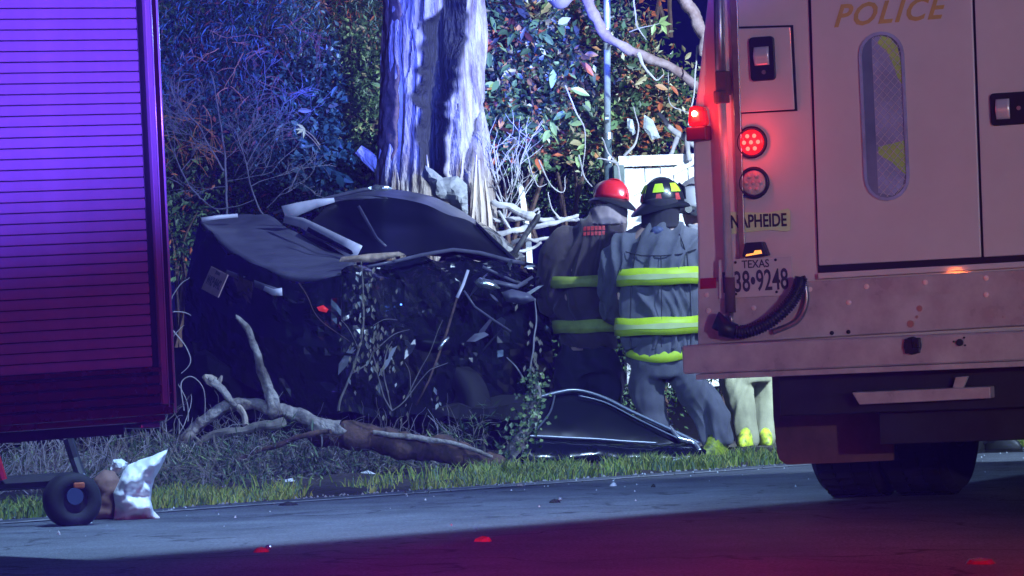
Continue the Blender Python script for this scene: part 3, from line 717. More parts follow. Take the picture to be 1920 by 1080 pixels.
# roof: crushed sheet, its near edge and far edge
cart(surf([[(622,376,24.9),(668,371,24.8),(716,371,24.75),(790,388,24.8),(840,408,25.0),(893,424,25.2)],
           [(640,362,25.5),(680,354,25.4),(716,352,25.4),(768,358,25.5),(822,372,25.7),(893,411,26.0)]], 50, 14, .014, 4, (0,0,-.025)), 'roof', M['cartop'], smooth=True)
cart(surf([[(893,417,25.2),(915,440,25.1),(945,468,25.0),(968,492,24.95)],
           [(893,411,26.0),(925,430,26.0),(955,455,26.0),(985,480,26.0)]], 10, 5, .01, 4, (0,0,-.025)), 'windscreen_frame', M['car'], smooth=True)
# dark windows closing the opening between roof and belt line
cart(surf([[(622,376,24.92),(668,371,24.82),(716,369,24.77),(790,380,24.8),(840,402,25.0),(893,422,25.2),(965,492,25.0)],
           [(600,400,24.8),(660,420,24.5),(716,425,24.4),(790,425,24.5),(850,435,24.7),(905,450,24.95),(972,500,24.95)],
           [(572,424,24.7),(650,468,24.0),(716,480,23.85),(790,477,24.05),(850,470,24.4),(920,484,24.75),(980,505,24.95)]], 30, 12, .01, 3), 'side_window', M['carglass'], smooth=True)
# pillars
def pillar(pts, w0, w1, m, name='pillar', th=.025):
    c_ = [P(*p) for p in pts]; 
    b = MB(); n_ = len(c_)
    rings = []
    for i, p in enumerate(c_):
        wd_ = lerp(w0, w1, i/(n_-1)); t_ = (c_[min(i+1,n_-1)]-c_[max(0,i-1)]).normalized(); s_ = t_.cross(V((0,1,0))).normalized()
        rings.append([p + s_*wd_*a_ + V((0,1,0))*th*b_ for a_, b_ in ((-.5,.25),(-.5,-.2),(.1,-.45),(.5,-.2),(.5,.25),(0,.35))])
    b.ring_loft(rings); return cart(b, name, m, smooth=True)
pillar([(533,401,24.9),(560,391,24.9),(595,381,24.88),(627,375,24.86)], .11, .03, M['pillar'])  # bright violet sheen at the roof edge put in as a pale strip
pillar([(532,411,24.85),(565,417,24.6),(600,436,24.3),(640,458,24.0),(672,476,23.75)], .05, .115, M['pillar'])
pillar([(575,432,24.3),(612,450,24.1),(648,468,23.9),(680,486,23.7)], .05, .02, M['car'])
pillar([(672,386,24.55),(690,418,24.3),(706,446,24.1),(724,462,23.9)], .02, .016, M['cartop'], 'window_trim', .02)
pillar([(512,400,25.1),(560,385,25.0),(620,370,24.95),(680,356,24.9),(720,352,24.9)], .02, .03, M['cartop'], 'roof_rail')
cart(puff([(690,352),(704,346),(726,348),(736,354),(722,359),(700,358)], 24.8, .07, 5, .3, 20), 'roof_dent', M['chrome'], smooth=True)
cart(puff([(640,482),(690,476),(748,472),(760,477),(735,484),(700,492),(660,492),(636,490)], 23.45, .05, 5, .4, 20, seed=3), 'torn_trim', mat('torn_trim', (.42, .30, .22), .6, var=.35, vscale=14), smooth=True)
pillar([(690,500,23.3),(740,490,23.5),(790,478,23.7),(850,468,24.2),(900,474,24.5),(960,490,24.8),(1010,500,25.0)], .018, .03, M['cartop'], 'belt_moulding')
pillar([(378,412,25.15),(410,407,25.2),(446,404,25.3)], .03, .025, M['pillar'], 'lid_highlight')  # highlight along the lid edge put in as a pale strip
pillar([(424,510,24.05),(452,521,23.9),(490,537,23.6),(526,550,23.35)], .03, .05, M['cartop'], 'bumper_strip')
pillar([(495,540,23.45),(512,548,23.35),(529,547,23.3)], .03, .05, M['pillar'], 'bumper_strip')
for a_ in (([(905,500,24.4),(935,515,24.5),(965,528,24.6),(1000,538,24.9)], .02), ([(1000,520,24.7),(970,538,24.5),(925,528,24.4)], .03)):
    pillar(a_[0], a_[1], a_[1], M['cartop'], 'wing_fold')
cart(puff([(888,528),(900,520),(925,526),(938,540),(922,545),(896,540)], 24.15, .12, 6, .2, 9), 'wing_highlight', M['chrome'], smooth=True)  # highlight on the front wing put in as a bright blob
cart(puff([(940,548),(960,542),(992,550),(1006,562),(985,570),(950,566)], 24.3, .12, 6, .2, 9, seed=2), 'wing_highlight', M['cartop'], smooth=True)  # second wing highlight put in as a greyer blob
cart(puff([(778,630),(800,625),(838,632),(842,655),(815,662),(780,655)], 23.62, .08, 8, .1, 9), 'filler_panel', M['carglass'], smooth=True)
pillar([(878,506,24.0),(868,535,23.9),(857,558,23.8)], .018, .02, M['pillar'], 'torn_strip', .02)
pillar([(857,558,23.8),(838,622,23.55),(826,655,23.45)], .012, .018, M['brownbark'], 'torn_strip', .02)
pillar([(822,656,23.40),(832,642,23.42),(842,632,23.45)], .022, .014, M['chrome'], 'torn_strip', .02)
pillar([(826,656,23.5),(805,712,23.4),(780,760,23.3)], .012, .012, M['brownbark'], 'torn_strip', .02)
pillar([(870,545,23.9),(890,575,23.9),(925,600,24.0),(958,622,24.1)], .012, .016, M['cartop'], 'torn_strip', .02)
cart(puff([(594,576),(606,572),(616,580),(612,586),(598,583)], 23.1, .05, 4, .3, 20), 'tail_light', mat('dim_tail', (.5,.02,.02), .2, emit=(1,.05,.05), estr=.35), smooth=True)
cart(MB().ball(P(752, 571, 23.55), .006), 'marker_lamp', mat('blue_marker', (.1,.2,1), .2, emit=(.1,.25,1), estr=4), smooth=True)
# wheels and underside
for x_, y_, D_ in ((560, 790, 23.75), (840, 770, 24.35), (430, 770, 25.3)):
    c_ = P(x_, y_, D_); b = MB(); r_ = .31; ax = V((-.62, -.75, .1)).normalized(); e1 = V((0,0,1)); e1 = (e1 - ax*e1.dot(ax)).normalized(); e2 = ax.cross(e1)
    b.ring_loft([[c_ + (e1*math.sin(a)+e2*math.cos(a))*q_*r_ + ax*w_*.2 for q_, w_ in ((.6,-.5),(.92,-.5),(1,-.35),(1,.35),(.92,.5),(.6,.5))] for a in [2*math.pi*i/32 for i in range(33)]], cap=False)
    wo = cart(b, 'wheel', M['rubber'], smooth=True)
    sub(MB().cyl(c_+ax*.03, ax, r_*.6, .08, 24), 'rim', M['frame'], wo, cr_)
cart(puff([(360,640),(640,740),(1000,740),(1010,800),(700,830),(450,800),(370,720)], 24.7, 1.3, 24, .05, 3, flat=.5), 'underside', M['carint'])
rnc = random.Random(77)
for i in range(24):      # torn strips and shards of bodywork at the crushed front end
    x_, y_ = (rnc.uniform(870, 1015), rnc.uniform(485, 640)) if i < 18 else (rnc.uniform(640, 880), rnc.uniform(520, 720))
    c_ = P(x_, y_, lerp(23.2, 24.9, (x_-640)/380) - .12); a_ = rnc.uniform(-1.2, 1.2); L_ = rnc.uniform(.03, .14); d_ = V((math.cos(a_), rnc.uniform(-.5, .5), -math.sin(a_)*.8)); u_ = V((-d_.z, rnc.uniform(-.6,.6), d_.x))*rnc.uniform(.006, .03)
    b = MB(); q_ = [c_-d_*L_-u_*.3, c_-d_*L_*.2-u_, c_+d_*L_-u_*.2, c_+d_*L_*.7+u_*.8, c_-d_*L_*.4+u_]
    b.add(q_ + [p_ + V((0,.006,.002)) for p_ in q_], [(0,1,2,3,4),(9,8,7,6,5)]+[(k_,(k_+1)%5,5+(k_+1)%5,5+k_) for k_ in range(5)])
    cart(b, 'metal_shard', M['cartop'] if rnc.random() < .4 else (M['car'] if rnc.random() < .75 else M['steel']))
# licence plate on the rear panel
pc = P(418, 535, 24.02); ux = (P(446, 547, 23.75) - P(390, 518, 24.3)).normalized(); uz = (P(395, 508, 24.25) - P(385, 545, 24.2)); uz = (uz - ux*uz.dot(ux)).normalized(); uy = uz.cross(ux)
if uy.y < 0: uy = -uy
pm = Matrix((ux, uy, uz)).transposed().to_4x4(); pm.translation = pc - uy*.06
mpx = .12
def platepart(mb, name, m, par, **k):
    mb.v = [tuple(cr_.matrix_world.inverted() @ (pm @ V(p))) for p in mb.v]; return mb.build(name, m, par, **k)
lp = platepart(MB().box((-.17, -.004, -.08), (.17, .004, .08)), 'licence_plate', mat('wreck_plate', (.42, .27, .27), .5, var=.15, vscale=20), cr_, bevel=.003)
t = text_mb('WKP\u00b78442', .09, bold=.001); wd = max(v[0] for v in t.v)-min(v[0] for v in t.v); t.v = [(x*.27/wd, y-.006, z*.95-.008) for x, y, z in t.v]
platepart(t, 'lettering', M['plate_ink'], lp)
t = text_mb('TEXAS', .03, bold=.0005); t.v = [(x, y-.006, z+.058) for x, y, z in t.v]; platepart(t, 'lettering', M['plate_ink'], lp)

# detached car door with glass, lying in front of the firefighters
Dd = 22.8
dr = empty('detached_car_door', G(1150, 872), 'dark torn-off car door with curved window frame lying at the firefighters\' feet', 'car door')
def gd(x, y): return 22.7 + (870-y)/140*.45 + (x-1150)/400*.5
part(puff([(985,818),(1100,826),(1232,834),(1300,828),(1325,845),(1318,868),(1240,874),(1100,872),(1000,872),(965,860),(972,832)], 0, .14, 9, .22, 5, dfun=gd), 'door_skin', M['car'], dr, smooth=True)
part(puff([(1012,748),(1080,736),(1130,748),(1190,780),(1250,806),(1298,830),(1230,832),(1100,824),(990,816)], 0, .03, 10, .3, 5, dfun=gd, seed=2), 'window_pane', M['carglass'], dr, smooth=True)
def dline(pts, r, m, name):
    part(MB().tube(cr([P(x, y, gd(x, y)-.05) for x, y in pts], 8), r, 7, .15), name, m, dr, smooth=True)
fr = mat('door_frame_metal', (.16, .18, .22), .3, .5)
dline([(1005,746),(1045,736),(1082,732),(1130,745),(1185,772),(1250,802),(1312,832)], .012, fr, 'window_frame')
dline([(1085,742),(1135,755),(1190,783),(1245,810),(1290,830)], .006, fr, 'window_frame')
dline([(985,817),(1050,820),(1110,823),(1180,828),(1232,831)], .008, fr, 'waist_rail')
dline([(1240,868),(1280,862),(1320,868)], .012, fr, 'hinge_arm')
dline([(1255,800),(1275,822),(1300,830),(1312,845)], .016, M['chrome'], 'mirror_mount')
dline([(1040,742),(1030,775),(1000,812)], .006, fr, 'window_frame')

# ================================================================== PEOPLE
def ell(c, hw, hd, n=20, rx=None):
    c = V(c); return [c + V((hw*math.cos(2*math.pi*k/n), hd*math.sin(2*math.pi*k/n), 0)) for k in range(n)]
def limb(mb, pts, n=12):       # pts (px,py,D,r_px)
    q = [P(*p[:3]) for p in pts]; r_ = [p[3]*MPP(p[2]) for p in pts]
    cc = cr(q, 4); rr = [lerp(r_[min(i//4, len(r_)-1)], r_[min(i//4+1, len(r_)-1)], (i % 4)/4) for i in range(len(cc))]
    mb.tube(cc, rr, n); mb.ball(cc[0], rr[0]*.98); mb.ball(cc[-1], rr[-1]*.98); return mb
def folds(seed, a=.010):
    def f(c):
        wz = .35*noise.noise(V((c.x*2, c.y*2, c.z*2+seed)))
        v1 = noise.noise(V((c.x*8 + wz*6, c.y*4, c.z*1.9 + seed))); v2 = noise.noise(V((c.x*2.5, c.y*3, c.z*7.5 + wz*5 + seed*2))); v3 = noise.noise(V((c.x*26, c.y*20, c.z*9 + seed)))
        return a*(1.5*(.25 - abs(v1)*2.0) + .9*v2 + .12*v3) - .15*a
    return f
def hand(mb, wrist, dirn, side=1):
    w_ = V(wrist); d = V(dirn).normalized(); s_ = d.cross(V((0,0,1))).normalized()*side; u = s_.cross(d)
    mb.ring_loft([[w_ + d*t_ + s_*a_*ww + u*b_*tt for a_, b_ in ((-1,-1),(1,-1),(1,1),(-1,1))] for t_, ww, tt in ((0,.028,.02),(.05,.042,.017),(.09,.042,.014))])
    for i, (o_, l_) in enumerate(((-.032,.068),(-.011,.078),(.011,.072),(.032,.056))):
        b0 = w_ + d*.085 + s_*o_; mb.tube([b0, b0 + d*l_*.45 - u*.006, b0 + d*l_*.8 - u*.022, b0 + d*l_*.95 - u*.036], [.0095,.009,.008,.007], 8)
    b0 = w_ + d*.03 - s_*.03; mb.tube([b0, b0 + d*.03 - s_*.025, b0 + d*.055 - s_*.03 - u*.012], [.012,.011,.009], 8)
def head_mesh(mb, c, fwd, up, s=1.0):
    f_ = V(fwd).normalized(); u = V(up); u = (u - f_*u.dot(f_)).normalized(); r_ = f_.cross(u)
    def T(x, y, z): return V(c) + r_*x*s + f_*y*s + u*z*s
    rings = []
    for z_, hw_, hf, hb in ((-.115,.035,.062,.02),(-.095,.048,.082,.045),(-.06,.062,.088,.075),(-.02,.070,.088,.092),(.03,.075,.090,.100),(.07,.072,.082,.096),(.10,.055,.06,.075),(.118,.02,.02,.03)):
        rings.append([T(hw_*math.cos(a), (hf if math.sin(a) > 0 else hb)*math.sin(a), z_) for a in [2*math.pi*k/18 for k in range(18)]])
    mb.ring_loft(rings)
    mb.add([T(-.012,.082,-.035), T(.012,.082,-.035), T(0,.112,-.030), T(0,.090,.018), T(0,.085,-.045)], [(0,1,2),(0,2,3),(1,3,2),(0,4,1),(0,2,4),(1,4,2),(0,3,1)])
    for sx in (-1, 1): mb.ball(T(sx*.074, -.005, -.005), (.012,.018,.028), 8, 6)
    mb.ball(T(0, .082, -.066), (.024,.012,.008), 8, 6)
    mb.ring_loft([[T(.048*math.cos(a), -.02+.052*math.sin(a), z_) for a in [2*math.pi*k/14 for k in range(14)]] for z_ in (-.20,-.06)])
    return T
def helmet(root, c, fwd, up, shell, s=1.0, stickers=True):
    f_ = V(fwd).normalized(); u = V(up); u = (u - f_*u.dot(f_)).normalized(); r_ = f_.cross(u)
    def T(x, y, z): return V(c) + (r_*x + f_*y + u*z)*s
    b = MB(); n = 32; rings = []
    for j in range(10):
        a = math.pi/2*j/9; z_ = .145*math.sin(a)
        ring = []
        for k in range(n):
            t_ = 2*math.pi*k/n; rr = math.cos(a)**.75; rid = 1 + .035*max(0, math.cos(4*t_))**6*math.sin(a*2)
            ring.append(T(.115*rr*math.cos(t_)*rid, (.145*math.sin(t_))*rr*rid, z_ + .012*max(0, 1-abs(math.cos(t_))*6)*math.cos(a)))
        rings.append(ring)
    b.ring_loft(rings); sh = part(b, 'helmet', shell, root, smooth=True)
    b = MB(); prof_ = [(0, .0), (.35, -.006), (.75, -.016), (1, -.03)]
    ringsb = []
    for q_, z_ in prof_:
        ring = []
        for k in range(n):
            t_ = 2*math.pi*k/n; ox = .035; oy = .04 + (.055 if math.sin(t_) < 0 else .0)*abs(math.sin(t_))**1.5
            sag = -.045*max(0, -math.sin(t_))**2*q_
            ring.append(T((.112+ox*q_)*math.cos(t_), (.142+oy*q_)*math.sin(t_), z_+sag))
        ringsb.append(ring)
    b.ring_loft(ringsb, cap=False)
    b.ring_loft([[p - u*.006 for p in rg_] for rg_ in ringsb], cap=False)
    sub(b, 'brim', M['helm_b'], sh, root, smooth=True)
    b = MB()
    for yz in range(12):
        a = math.pi*(.06 + .88*yz/11)
    b.tube([T(0, .15*math.cos(a), .148*math.sin(a)+.004) for a in [math.pi*(.05+.9*i/14) for i in range(15)]], .008*s, 8)
    for t0 in (.33, .67):
        for sx in (-1, 1):
            pass
    sub(b, 'comb', shell if shell is M['helm_r'] else M['helm_b'], sh, root, smooth=True)
    b = MB(); b.prism([(0,0),(0,0),(0,0)],0,0)
    fr_ = MB(); fr_.add([T(-.035,.158,.015),T(.035,.158,.015),T(.042,.150,.09),T(0,.142,.12),T(-.042,.150,.09),T(-.035,.150,.015),T(.035,.150,.015),T(.042,.142,.09),T(0,.134,.12),T(-.042,.142,.09)],
        [(0,1,2,3,4),(9,8,7,6,5)]+[(i,(i+1)%5,5+(i+1)%5,5+i) for i in range(5)])
    sub(fr_, 'front_shield', M['helm_b'], sh, root)
    if stickers:
        def pt_(t_, a):
            rr = math.cos(a)**.75; return T(.119*rr*math.cos(t_)*1.02, .149*math.sin(t_)*rr*1.02, .145*math.sin(a)*1.03)
        for t_ in (R(-42), R(-100), R(10), R(222)):
            for a0, a1, mm, nm in ((R(24), R(50), M['hv'], 'reflective_sticker'), (R(4), R(20), M['redpatch'], 'number_patch')):
                w0 = R(17) if mm is M['hv'] else R(8)
                g_ = MB().grid(lambda x, y: pt_(t_ + (x-.5)*2*w0*(1-.25*y), a0+(a1-a0)*y), 5, 4)
                sub(g_, nm, mm, sh, root)
    return sh
def band(root, rows, m, name='reflective_band', tape=None):
    # rows: list of (cx,y,hw_px,hd_m,D): two rings, slightly proud of the coat
    r0, r1 = rows; n = 40
    def rg(cx, y, hw, hd, D, off):
        c_ = P(cx, y, D); return [c_ + V(((hw*MPP(D)+off)*math.cos(2*math.pi*k/n), (hd+off)*math.sin(2*math.pi*k/n), .003*math.sin(5*2*math.pi*k/n+y) - .010*math.sin(2*math.pi*k/n)*0)) for k in range(n)]
    mid = [lerp(a_, b_, .5) for a_, b_ in zip(r0, r1)]
    b = MB(); b.ring_loft([rg(*r0, .0), rg(*r0, .022), rg(*mid, .025), rg(*r1, .022), rg(*r1, .0)], cap=False)
    o = part(b, name, m, root, smooth=True)
    if tape:
        ra = [lerp(a_, b_, .36) for a_, b_ in zip(r0, r1)]; rb = [lerp(a_, b_, .64) for a_, b_ in zip(r0, r1)]
        b = MB(); b.ring_loft([rg(*ra, .0275), rg(*rb, .0275)], cap=False); sub(b, 'silver_tape', tape, o, root, smooth=True)
    return o
def boot(root, px, py, D, fdir, m=None, sc=1.0, h=.26, sole=.0):
    c_ = P(px, py, D); f_ = V(fdir).normalized(); r_ = f_.cross(V((0,0,1))).normalized()
    def T(x, y, z): return c_ + r_*x*sc + f_*y*sc + V((0,0,z*sc))
    b = MB(); n = 16
    def rgs(z, hw, yb, yf): return [T(hw*math.cos(2*math.pi*k/n), (yf if math.sin(2*math.pi*k/n) > 0 else -yb)*abs(math.sin(2*math.pi*k/n)), z) for k in range(n)]
    b.ring_loft([rgs(0,.052,.08,.19), rgs(.03,.056,.085,.20), rgs(.07,.054,.08,.17), rgs(.10,.052,.075,.11), rgs(.15,.055,.075,.075), rgs(h,.066,.075,.075), rgs(h+.01,.05,.06,.06)])
    o = part(b, 'boot', m or M['bootl'], root, smooth=True)
    b = MB(); b.ring_loft([rgs(-.022,.055,.088,.20), rgs(.012,.060,.092,.207), rgs(.014,.04,.05,.1)]); sub(b, 'sole', M['boot'], o, root)
    return o
def person(name_label, base, torso, larm, rarm, lleg, rleg, headc, fwd, up, coat, trous, coatfold=.011, seed=1, hands=True, collar=None, hem=None):
    root = empty('person', base, name_label, 'person', 'emergency crew at the wreck')
    # one continuous body
    b = MB()
    b.ring_loft([ell(P(cx, y, D), hw*MPP(D)*.74, hd*.72) for cx, y, hw, hd, D in torso])
    for lm in (larm, rarm): limb(b, [(x, y, D, r_*.46) for x, y, D, r_ in lm])
    for lm in (lleg, rleg): limb(b, [(x, y, D, r_*.52) for x, y, D, r_ in lm])
    head_mesh(b, headc, fwd, up)
    b.tube([V(headc)-V((0,0,.02)), P(torso[0][0], torso[0][1]+18, torso[0][4])], .055, 12)
    for lm, sd in ((larm, 1), (rarm, -1)):
        a_, c_ = P(*lm[-2][:3]), P(*lm[-1][:3]); hand(b, c_, c_ - a_, sd)
    bb = remesh(b, .0085, 2); part(bb, 'body', M['skin'], root, smooth=True)
    # coat
    b = MB(); b.ring_loft([ell(P(cx, y, D), hw*MPP(D), hd, 28) for cx, y, hw, hd, D in torso])
    for lm in (larm, rarm): limb(b, lm)
    part(remesh(b, .012, 4, folds(seed, coatfold)), 'coat', coat, root, smooth=True)
    # trousers
    b = MB()
    for lm in (lleg, rleg): limb(b, lm)
    t_ = torso[-1]; cx, y, hw, hd, D = t_
    b.ring_loft([ell(P(cx, y-30, D), hw*MPP(D)*.86, hd*.85), ell(P(cx, y+20, D), hw*MPP(D)*.86, hd*.85), ell(P((lleg[0][0]+rleg[0][0])/2, y+50, D), hw*MPP(D)*.80, hd*.80)])
    part(remesh(b, .012, 4, folds(seed+5, coatfold)), 'trousers', trous, root, smooth=True)
    return root

# --- second firefighter: black helmet, grey coat, back to the camera
D2 = 24.2
t2 = [(1236,417,36,.095,D2),(1235,432,58,.125,D2),(1234,452,76,.15,D2),(1236,492,76,.17,D2),(1237,545,75,.175,D2),(1237,595,78,.185,D2),(1237,632,79,.19,D2),(1238,656,76,.18,D2)]
p2 = person('firefighter in grey coat and black helmet bending beside the police truck, back turned', G(1290, 862), t2,
   [(1170,462,D2,30),(1146,515,D2+.05,28),(1140,570,D2+.22,24),(1160,600,D2+.45,18)],
   [(1298,462,D2,30),(1322,515,D2+.05,27),(1326,570,D2+.22,23),(1300,600,D2+.5,18)],
   [(1216,680,D2,38),(1214,740,D2+.02,31),(1228,798,D2+.04,27),(1238,846,D2+.04,25)],
   [(1280,684,D2,40),(1312,745,D2-.03,37),(1337,790,D2-.05,34),(1346,820,D2-.05,31)],
   P(1247, 394, D2+.06), (.78, .62, -.05), (-.04, 0, 1), M['coat'], M['coat'], .030, 3)
def irow(tor, y, k=1.0):
    for a_, b_ in zip(tor, tor[1:]):
        if a_[1] <= y <= b_[1]:
            t_ = (y-a_[1])/(b_[1]-a_[1]); r_ = [lerp(p, q, t_) for p, q in zip(a_, b_)]; return r_
    return list(tor[-1])
def coatband(root, tor, y0, y1, tape=M['hvs'], m=M['hv']):
    a_, b_ = irow(tor, y0), irow(tor, y1); return band(root, (a_, b_), m, tape=tape)
coatband(p2, t2, 502, 534); coatband(p2, t2, 594, 627)
def backline(root, tor, D, pts, r=.004, m=None, name='seam', off=.02):
    q = []
    for x_, y_ in pts:
        r_ = irow(tor, y_); c_ = P(r_[0], y_, r_[4]); hw = r_[2]*MPP(r_[4]); t_ = max(-.96, min(.96, (P(x_, y_, r_[4]) - c_).x/hw)); q.append(V((c_.x + t_*hw, c_.y - r_[3]*math.sqrt(1-t_*t_) - off, c_.z)))
    part(MB().tube(q, r, 6), name, m or mat('dark_seam', (.03,.03,.04), .9), root)
backline(p2, t2, D2, [(1172,470),(1200,478),(1237,480),(1275,478),(1304,470)])
backline(p2, t2, D2, [(1200,440),(1188,480),(1182,540),(1180,600),(1181,650)])
backline(p2, t2, D2, [(1272,440),(1286,480),(1292,540),(1294,600),(1293,650)])
backline(p2, t2, D2, [(1237,480),(1238,540),(1238,600),(1238,650)], .003)
# scalloped lime hem
b = MB(); n = 48; ra = irow(t2, 650)
def hemr(dy, off):
    c_ = P(ra[0], 654, D2); o = []
    for k in range(n):
        t_ = 2*math.pi*k/n; sc_ = abs(math.cos(t_*1.0))**.6
        o.append(c_ + V(((ra[2]*MPP(D2)*.80+off)*math.cos(t_), (ra[3]*.86+off)*math.sin(t_), -dy*(1 - .35*math.cos(2*t_)))))
    return o
b.ring_loft([hemr(0, 0), hemr(.03, .012), hemr(.062, .014), hemr(.065, 0)], cap=False); part(b, 'lime_hem', M['hv'], p2, smooth=True)
helmet(p2, P(1243, 380, D2+.05), (.80, .58, .02), (-.10, -.02, 1), M['helm_b'], 1.06)
b = MB(); b.ring_loft([ell(P(1238, y, D2+.02), r_*MPP(D2), r_*MPP(D2)*1.05, 20) for y, r_ in ((372,36),(390,37),(405,36),(420,36),(428,40))]); part(remesh(b, .01, 2, folds(9, .005)), 'neck_flap', mat('dark_hood', (.035,.03,.04), .9), p2, smooth=True)
b = MB(); limb(b, [(1258,402,D2-.02,11),(1262,412,D2-.02,9),(1264,420,D2-.01,6)], 10); part(b, 'cheek', M['skin'], p2, smooth=True)
part(MB().ball(P(1233, 432, D2-.13), (.042, .02, .028), 12, 8), 'collar_patch', mat('blue_patch', (.10,.12,.24), .6, var=.4, vscale=40), p2, smooth=True)
boot(p2, 1347, 862, D2-.06, (-.5, -.8, 0), sc=1.12, h=.12); boot(p2, 1240, 868, D2+.05, (-.4, .9, 0), m=M['boot'], h=.16)

# --- first firefighter: red helmet, brown coat, leaning to the car
D1 = 24.75
t1 = [(1140,386,30,.09,D1+.02),(1136,402,38,.11,D1),(1122,428,54,.15,D1),(1106,458,66,.17,D1),(1100,500,66,.175,D1),(1098,550,62,.18,D1),(1099,600,58,.18,D1),(1102,632,57,.18,D1),(1104,656,56,.175,D1)]
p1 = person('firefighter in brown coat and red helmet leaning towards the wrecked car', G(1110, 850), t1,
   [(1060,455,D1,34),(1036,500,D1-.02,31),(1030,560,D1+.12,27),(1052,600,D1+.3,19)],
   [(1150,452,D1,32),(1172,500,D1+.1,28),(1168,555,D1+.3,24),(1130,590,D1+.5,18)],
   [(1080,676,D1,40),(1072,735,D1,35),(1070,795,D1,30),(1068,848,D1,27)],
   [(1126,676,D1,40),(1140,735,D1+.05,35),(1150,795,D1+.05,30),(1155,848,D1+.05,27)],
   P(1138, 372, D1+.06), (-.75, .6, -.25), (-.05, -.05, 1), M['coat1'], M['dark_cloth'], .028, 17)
hvd = mat('shaded_lime_band', (.30, .37, .05), .6, var=.2, vscale=14)  # lime band darkened in colour because its wearer stands in shade
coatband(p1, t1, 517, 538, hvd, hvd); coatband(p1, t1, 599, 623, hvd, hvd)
helmet(p1, P(1146, 374, D1+.02), (-.66, .62, .05), (.38, -.10, 1), M['helm_r'], .90, stickers=False)
b = MB(); b.ring_loft([ell(P(cx_, y, D1-.01), r_*MPP(D1), r_*MPP(D1)*.95, 20) for cx_, y, r_ in ((1144,380,31),(1141,398,37),(1134,412,42),(1128,422,46))]); part(remesh(b, .01, 2, folds(29, .010)), 'collar', mat('mauve_collar', (.24,.19,.21), .85, var=.15), p1, smooth=True)
ctr = irow(t1, 433)
def backpt(px, py, off=.008, tor=t1):
    r_ = irow(tor, py); c_ = P(r_[0], py, r_[4]); hw = r_[2]*MPP(r_[4]); x_ = (P(px, py, r_[4]) - c_).x / hw
    x_ = max(-.95, min(.95, x_)); return V((c_.x + x_*hw, c_.y - r_[3]*math.sqrt(1-x_*x_) - off, c_.z))
for i in range(6):
    xa = 1093 + i*7
    b = MB().grid(lambda u, v: backpt(xa + 5.5*u, 424 + 8*v + 7*0, .020), 3, 2); part(b, 'back_lettering', M['redpatch'], p1)
    b = MB().grid(lambda u, v: backpt(xa + 5*u, 434.5 + 7*v - abs(u-.5)*2*(i % 2), .020), 3, 2); part(b, 'back_lettering', M['redpatch'], p1)
boot(p1, 1070, 866, D1, (-.3, .95, 0), m=M['boot']); boot(p1, 1155, 866, D1+.05, (-.1, .95, 0), m=M['boot'])

# --- third: tan trousers, mostly hidden behind the police truck
D3 = 25.3
t3 = [(1322,418,32,.09,D3),(1334,440,56,.14,D3),(1346,470,66,.16,D3),(1366,530,64,.17,D3),(1384,590,62,.17,D3),(1394,640,60,.17,D3),(1398,668,58,.165,D3)]
p3 = person('crew member in tan trousers and lime boots hidden behind the police truck', G(1400, 842), t3,
   [(1300,470,D3,28),(1285,520,D3+.1,26),(1290,570,D3+.3,22),(1300,600,D3+.5,17)],
   [(1390,470,D3,28),(1420,520,D3+.1,26),(1425,570,D3+.2,22),(1410,600,D3+.4,17)],
   [(1374,682,D3,34),(1384,730,D3-.02,33),(1394,785,D3-.02,28),(1400,822,D3-.02,25)],
   [(1424,682,D3+.1,32),(1430,735,D3+.15,28),(1430,790,D3+.15,25),(1430,825,D3+.15,24)],
   P(1300, 396, D3+.1), (-.6, .75, -.1), (-.1, 0, 1), M['coat'], M['tan'], .013, 41)
boot(p3, 1401, 838, D3-.02, (-.25, -.9, 0), sc=1.0, h=.13); boot(p3, 1432, 836, D3+.15, (.1, -.95, 0), h=.13)
helmet(p3, P(1300, 388, D3+.1), (-.6, .75, .02), (-.05, 0, 1), mat('pale_helmet', (.18,.18,.2), .3, coat=.3), 1.0, False)
part(MB().cyl(P(1288, 392, D3-.12), (.3,-1,0), .026, .07, 16).cyl(P(1294, 392, D3-.1), (1,0,0), .018, .06, 12), 'helmet_torch', M['black'], p3)

# --- fourth: standing beyond the truck at the far right
g4 = G(1866, 852); D4 = g4.y
t4 = [(1852,360,30,.1,D4),(1850,385,66,.15,D4),(1850,450,70,.17,D4),(1850,520,64,.16,D4),(1850,600,62,.17,D4)]
p4 = person('crew member in dark trousers standing beyond the police truck wheel', g4, t4,
   [(1785,400,D4,26),(1770,470,D4,24),(1770,540,D4-.05,20),(1772,590,D4-.1,15)],
   [(1915,400,D4,26),(1930,470,D4,24),(1932,540,D4-.05,20),(1930,590,D4-.1,15)],
   [(1828,625,D4,36),(1826,700,D4,30),(1828,770,D4,25),(1832,820,D4,22)],
   [(1870,625,D4,36),(1872,700,D4,30),(1870,770,D4,25),(1868,820,D4,22)],
   P(1852, 318, D4), (-.4, .9, 0), (0, 0, 1), M['dark_cloth'], M['dark_cloth'], .01, 61)
boot(p4, 1866, 848, D4, (.75, -.6, 0), m=M['boot'], h=.2); boot(p4, 1830, 848, D4, (-.3, -.9, 0), m=M['boot'], h=.2)
b = MB(); limb(b, [(1878,775,D4-.03,9),(1881,795,D4-.03,11),(1879,815,D4-.03,10),(1876,828,D4-.03,7)], 8); part(remesh(b, .008, 1, folds(3, .01)), 'pale_legging', M['bag'], p4, smooth=True)

